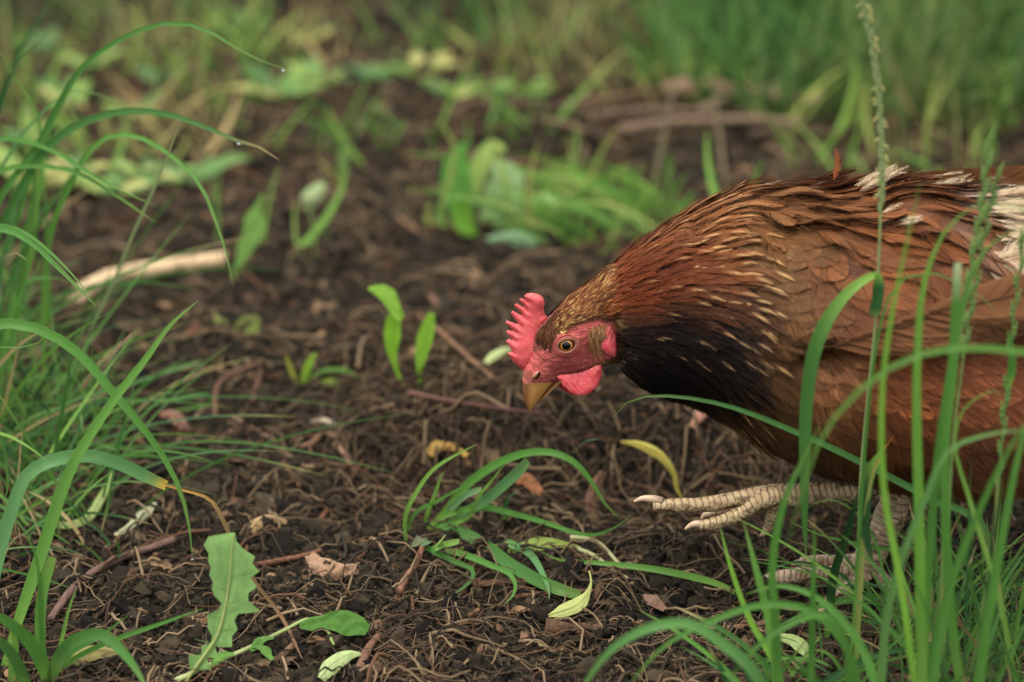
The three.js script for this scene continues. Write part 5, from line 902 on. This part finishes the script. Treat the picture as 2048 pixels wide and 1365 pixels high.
stalk('flowering grass stalk with a stout green spike, ending just under the tall tail feathers', [[1880, 1300], [1896, 900], [1912, 740], [1930, 620], [1948, 510], [1966, 400], [1981, 266]], 0.15, 0.14, 7, 0.62, 18, C(118, 156, 82), { size: 0.95 });
stalk('second flowering grass stalk, leaning right beside the stout one', [[1890, 1300], [1906, 900], [1922, 760], [1938, 640], [1956, 540], [1976, 440], [1998, 336]], 0.14, 0.135, 6, 0.66, 14, C(132, 164, 92), { size: 0.9 });
stalk('flowering grass stalk cut by the right edge of the picture', [[1960, 1250], [1996, 1000], [2008, 840], [2018, 740], [2030, 620], [2044, 510], [2054, 440]], 0.13, 0.13, 6, 0.45, 16, C(118, 156, 82), { size: 0.95, leaves: [[[[2014, 780], [2024, 740], [2024, 700], [2016, 660]], 16, 0.132, 0.134, { col: GREEN }]] });
// dew
for (const [x, y, z, r, l] of [[566, 138, -0.14, 0.0011, 'dew drop at the tip of the topmost arching blade'], [477, 285, -0.14, 0.0011, 'dew drop under the second arching blade at the left'], [384, 1117, 0.06, 0.0008, 'dew drop on the tip of the long blade in the lower left']]) { const m = put('dew_drop', new THREE.SphereGeometry(r, 24, 16), M.drop); m.position.copy(U(x, y, z)); tag(m, l, 'water drop'); }
// ---- the seedling and small weeds
function weed(name, label, base, leaves, cat = 'plant', mat = M.leaf) {
  const g = thing(name, base, label, cat);
  for (const [pts, wl, wr, col, o = {}] of leaves) { const { b, P } = leafSheet(pts, wl, wr ?? wl, col, { across: 3, n: 20, fold: 0.15, normal: V(0, 0.35, 0.95), ...o }); const m = b.build('leaf', mat, g); if (!o.plain) rib(P, (o.rib ?? 2) * MM, mulC(col, 1.25), m, V(0, 0.0004, 0.0005)); }
  return settle(g);
}
const atz = (z, l) => l.map(([x, y]) => U(x, y, z));
{
  const b0 = G(822, 792), b1 = G(842, 792), z = b0.z; const q = (l, r, z1 = z) => { const p = atz(z1, l); p[0].copy(r); return p; };
  weed('seedling', 'bright green two-leaved seedling standing left of the hen head', b0, [
    [q([[822, 792], [806, 770], [790, 730], [784, 700], [786, 660], [794, 632], [806, 628]], b0), [3, 3.5, 4.5, 7, 14, 20, 20, 12], [3, 3.5, 4.5, 8, 14, 22, 18, 10], C(140, 190, 50), { wave: 0.1, normal: V(-0.3, 0.1, 1) }],
    [atz(z, [[806, 634], [790, 618], [770, 598], [750, 584], [736, 578]]), [20, 17, 12, 8, 2], [4, 16, 30, 26, 4], C(150, 196, 70), { normal: V(0.2, 0.7, 0.7), wave: .1 }],
    [q([[842, 792], [838, 760], [842, 720], [848, 690], [856, 660], [862, 636], [864, 626]], b1), [3, 4, 8, 16, 20, 18, 8], [3, 4, 7, 13, 17, 15, 6], C(146, 194, 60), { normal: V(-0.1, 0.2, 1) }]]);
  const w = (px, py) => G(px, py);
  const b2 = G(462, 568), y = (l, r) => { const p = atz(r.z, l); p[0].copy(r); return p; };
  weed('seedling', 'blurred broad-leaved seedling standing at the end of the peeled branch', b2, [[y([[462, 568], [475, 535], [488, 500], [502, 460], [512, 425], [526, 388]], b2), [4, 8, 12, 22, 18, 26, 10, 3], [4, 6, 12, 24, 34, 30, 8, 3], C(140, 184, 90), { wave: .25 }]]);
  const b3 = G(600, 780);
  weed('small_weed', 'small yellow-green weed low on the soil left of the seedling', b3, [
    [y([[600, 780], [588, 755], [578, 730], [572, 712]], b3), [2, 5, 6, 2], null, C(170, 170, 70), { mm: .0003 }], [y([[604, 780], [610, 750], [622, 720], [632, 706]], b3), [2, 9, 10, 3], null, C(150, 190, 60)],
    [y([[606, 780], [640, 768], [670, 764], [690, 772]], b3), [2, 8, 9, 3], null, C(160, 186, 80)], [y([[604, 782], [640, 745], [690, 742], [735, 770]], b3), [2, 5, 6, 2], null, C(120, 164, 76)]]);
  const b4 = G(470, 668);
  weed('small_weed', 'blurred curled weed leaves on the soil below the peeled branch', b4, [
    [y([[470, 668], [450, 655], [436, 640], [430, 628]], b4), [3, 12, 12, 3], null, C(184, 190, 110)], [y([[470, 668], [490, 672], [508, 656], [516, 634]], b4), [4, 12, 12, 4], null, C(170, 186, 96)], [y([[468, 660], [480, 645], [505, 636], [520, 640]], b4), [3, 7, 8, 3], null, C(150, 160, 90)]]);
  const b5 = G(690, 392);
  weed('seedling', 'blurred slim seedling standing above the peeled branch', b5, [[y([[690, 392], [684, 360], [686, 320], [694, 270]], b5), [3, 10, 16, 4], null, C(132, 168, 88)], [y([[690, 392], [672, 360], [648, 330], [630, 318]], b5), [2, 5, 6, 2], null, C(170, 160, 90)]]);
}
// the weed behind the hen's neck: broad leaves and grass
{
  const b = G(960, 470), z = b.z - 0.02, y = (l, dz = 0) => atz(z + dz, l), k = { mm: 0.00033 };
  weed('broadleaf_weed', 'blurred broad-leaved weed growing behind the hen neck', b, [
    [y([[940, 470], [925, 420], [915, 360], [918, 310], [930, 286]]), [6, 30, 40, 34, 6], [6, 28, 34, 28, 6], C(112, 172, 76), k],
    [y([[960, 470], [985, 440], [1005, 400], [1010, 350], [990, 320]], .01), [8, 34, 46, 40, 8], null, C(182, 212, 146), k],
    [y([[950, 470], [930, 450], [925, 420], [940, 400]], .03), [6, 22, 24, 6], null, C(140, 196, 70), k],
    [y([[970, 480], [1040, 480], [1100, 505], [1165, 540]], .04), [6, 26, 34, 4], [6, 20, 30, 4], C(146, 184, 132), { ...k, normal: V(0, .8, .6) }],
    [y([[960, 465], [900, 470], [880, 430], [885, 400]], .02), [5, 14, 14, 4], null, C(150, 190, 96), k],
    [y([[990, 460], [1050, 420], [1110, 400], [1160, 420]]), [6, 22, 24, 6], null, C(160, 200, 110), { ...k, normal: V(0, .8, .6) }],
    [y([[940, 420], [960, 330], [985, 290], [1010, 300]], -.02), [5, 18, 20, 6], null, C(184, 206, 112), k],
    [y([[900, 500], [870, 470], [855, 430], [860, 405]], .02), [4, 9, 9, 3], null, C(174, 184, 100), k]]);
  const g = tuft('grass_tuft', G(1250, 500), 'blurred grass tuft behind the hen neck, leaning over the weed'); rnd = mulberry(61);
  for (let i = 0; i < 120; i++) { const x = R(1070, 1360), y0 = R(390, 505), r = G(x, y0), a = R(-1.0, 0.3), L = R(0.05, 0.12), pts = []; for (let j = 0; j <= 5; j++) { const t = j / 5; pts.push(r.clone().add(V(a * L * t, L * (0.8 * t - 0.42 * t * t), L * 0.15 * t))); } bladeGeo(pts, R(7, 13), { n: 10, col: rnd() < 0.25 ? mixC(GYEL, GLITE, rnd()) : mixC(GREEN, GLITE, rnd() * 1.3), roll: R(-.9, .9), scale: 1.1 }).build('blade', M.blade, g); }
  settle(g);
}
// ---- the far ground: weeds, then meadow
{
  rnd = mulberry(91);
  // low broad-leaved plants at the far left and middle
  const spots = [[60, 395, 'pale weed at the left edge under the arching blades', 0, 1.2], [150, 382, 'pale yellow-green weed left of the darker weed', 0, 1.1], [232, 402, 'dark green weed on the soil between two pale ones', 1, 1], [300, 380, 'pale weed with upright leaves left of the dark leaf', 2, 1], [395, 375, 'blue-green weed just left of the standing pale leaf', 1, 1.1], [60, 300, 'weed behind the arching blades at the left edge', 3, 1], [140, 235, 'yellowish weed behind the topmost arching blade', 0, 1], [265, 245, 'weed with yellow leaf inside the upper arch', 3, 1], [330, 180, 'green weed above the second arching blade', 4, 1],
    [180, 150, 'weed in the top left corner of the soil', 2, 1], [90, 120, 'dark weed in the top left corner', 4, 1.1], [560, 205, 'tall-leaved weed just right of the upper dew drop', 3, 1.4], [645, 185, 'yellow-green weed beside the tall-leaved weed', 2, 1.2], [615, 100, 'pale blurred leaf rosette near the top of the soil', 0, 0.8], [500, 70, 'small weed at the top edge', 4, 0.9], [740, 175, 'weed left of the pale far rosette', 4, 1], [835, 165, 'pale far rosette in front of the meadow', 0, 1.2], [905, 205, 'weed on the edge of the dark fallen branch', 3, 0.9], [1040, 205, 'yellow weed at the foot of the meadow', 3, 1], [1450, 180, 'pale blurred weed at the foot of the meadow behind the pinkish branch', 0, 0.8]];
  const pick = [[206, 200, 120], [120, 158, 84], [160, 184, 96], [140, 170, 80], [104, 140, 80]];
  for (const [x, y, label, kind, size] of spots) {
    const b = G(x, y), L = []; for (let k = 0; k < 10; k++) { const a = R(0, 6.28), l = R(0.014, 0.042) * size, h = R(0.4, 1.2), c = pick[rnd() < 0.6 ? kind : Math.floor(rnd() * 5)], pts = []; for (let j = 0; j <= 4; j++) { const t = j / 4; pts.push(b.clone().add(V(Math.cos(a) * l * t, l * h * (1.3 * t - 0.7 * t * t) + 0.002, Math.sin(a) * l * t))); } const w = R(0.004, 0.009) / MM; L.push([pts, [w * .2, w * .8, w, w * .7, 1], null, mulC(C(...c), 0.95), { normal: V(0, 1, 0.4), plain: 1, n: 10 }]); }
    weed('low_weed', 'blurred ' + label, b, L).userData.group = 'blurred low weeds on the far soil';
  }
  // grass that nobody could count
  const gb = bladeGeo([0, 1, 2, 3, 4, 5].map((j) => V(0.22 * Math.pow(j / 5, 2), j / 5 - 0.12 * Math.pow(j / 5, 3), 0.05 * j / 5)), 1, { n: 7, scale: 0.048 / MM, face: V(0, .3, 1) }).geo(); gb.deleteAttribute('color'); gb.deleteAttribute('uv');
  const make = (name, label, n, where, h0, h1, cols) => {
    const m = shadows(new THREE.InstancedMesh(gb, M.meadow, n)), d = new THREE.Object3D(), c = new THREE.Color();
    for (let k = 0; k < n; k++) { const [x, z, s] = where(), h = R(h0, h1) * s; d.position.set(x, H0(x, z) - 0.003, z); d.rotation.set(R(-1.05, 1.05), R(0, 6.28), R(-0.95, 0.95)); d.scale.set(h * R(0.7, 1.3), h, h); d.updateMatrix(); m.setMatrixAt(k, d.matrix); const pt = clamp(0.5 + 1.1 * noise(x * 7, z * 4, 12)), q = mulC(mixC(cols[Math.floor(rnd() * cols.length)], cols[Math.floor((pt * 0.8 + 0.2 * rnd()) * cols.length * 0.999)], 0.75), R(0.7, 1.15)); m.setColorAt(k, c.setRGB(...q)); }
    m.name = name; scene.add(m); tag(m, label, null, null, 'stuff');
  };
  const dens = (x, z) => sst(-0.1, 0.35, x + 0.25 * noise(x * 5, z * 5, 7)) ;
  make('meadow_grass', 'dense green meadow grass filling the far background', 27000, () => { for (;;) { const x = R(-1.0, 1.1), z = R(-3.2, -0.85); const edge = -0.92 - 0.22 * (1 - dens(x, z)) - 0.12 * noise(x * 7, z * 3, 2); if (z > edge) continue; if (rnd() < 0.25 + 0.75 * dens(x, z) && noise(x * 6, z * 6, 4) > -0.35 * (0.3 + dens(x, z))) return [x, z, 0.6 + 0.6 * dens(x, z)]; } }, 0.04, 0.15, [GDARK, mixC(GREEN, GDARK, .5), C(78, 104, 52), mixC(GREEN, GDARK, .5), C(96, 122, 60), C(112, 132, 66), C(140, 144, 92)]);
  make('sparse_grass', 'sparse grass blades between the far weeds', 900, () => { for (;;) { const x = R(-0.6, 0.5), z = R(-1.3, -0.55); if (noise(x * 5, z * 5, 11) > 0.05) return [x, z, 1]; } }, 0.03, 0.10, [GREEN, GLITE, C(150, 160, 80), STRAW]);
}

renderer.render(scene, camera);
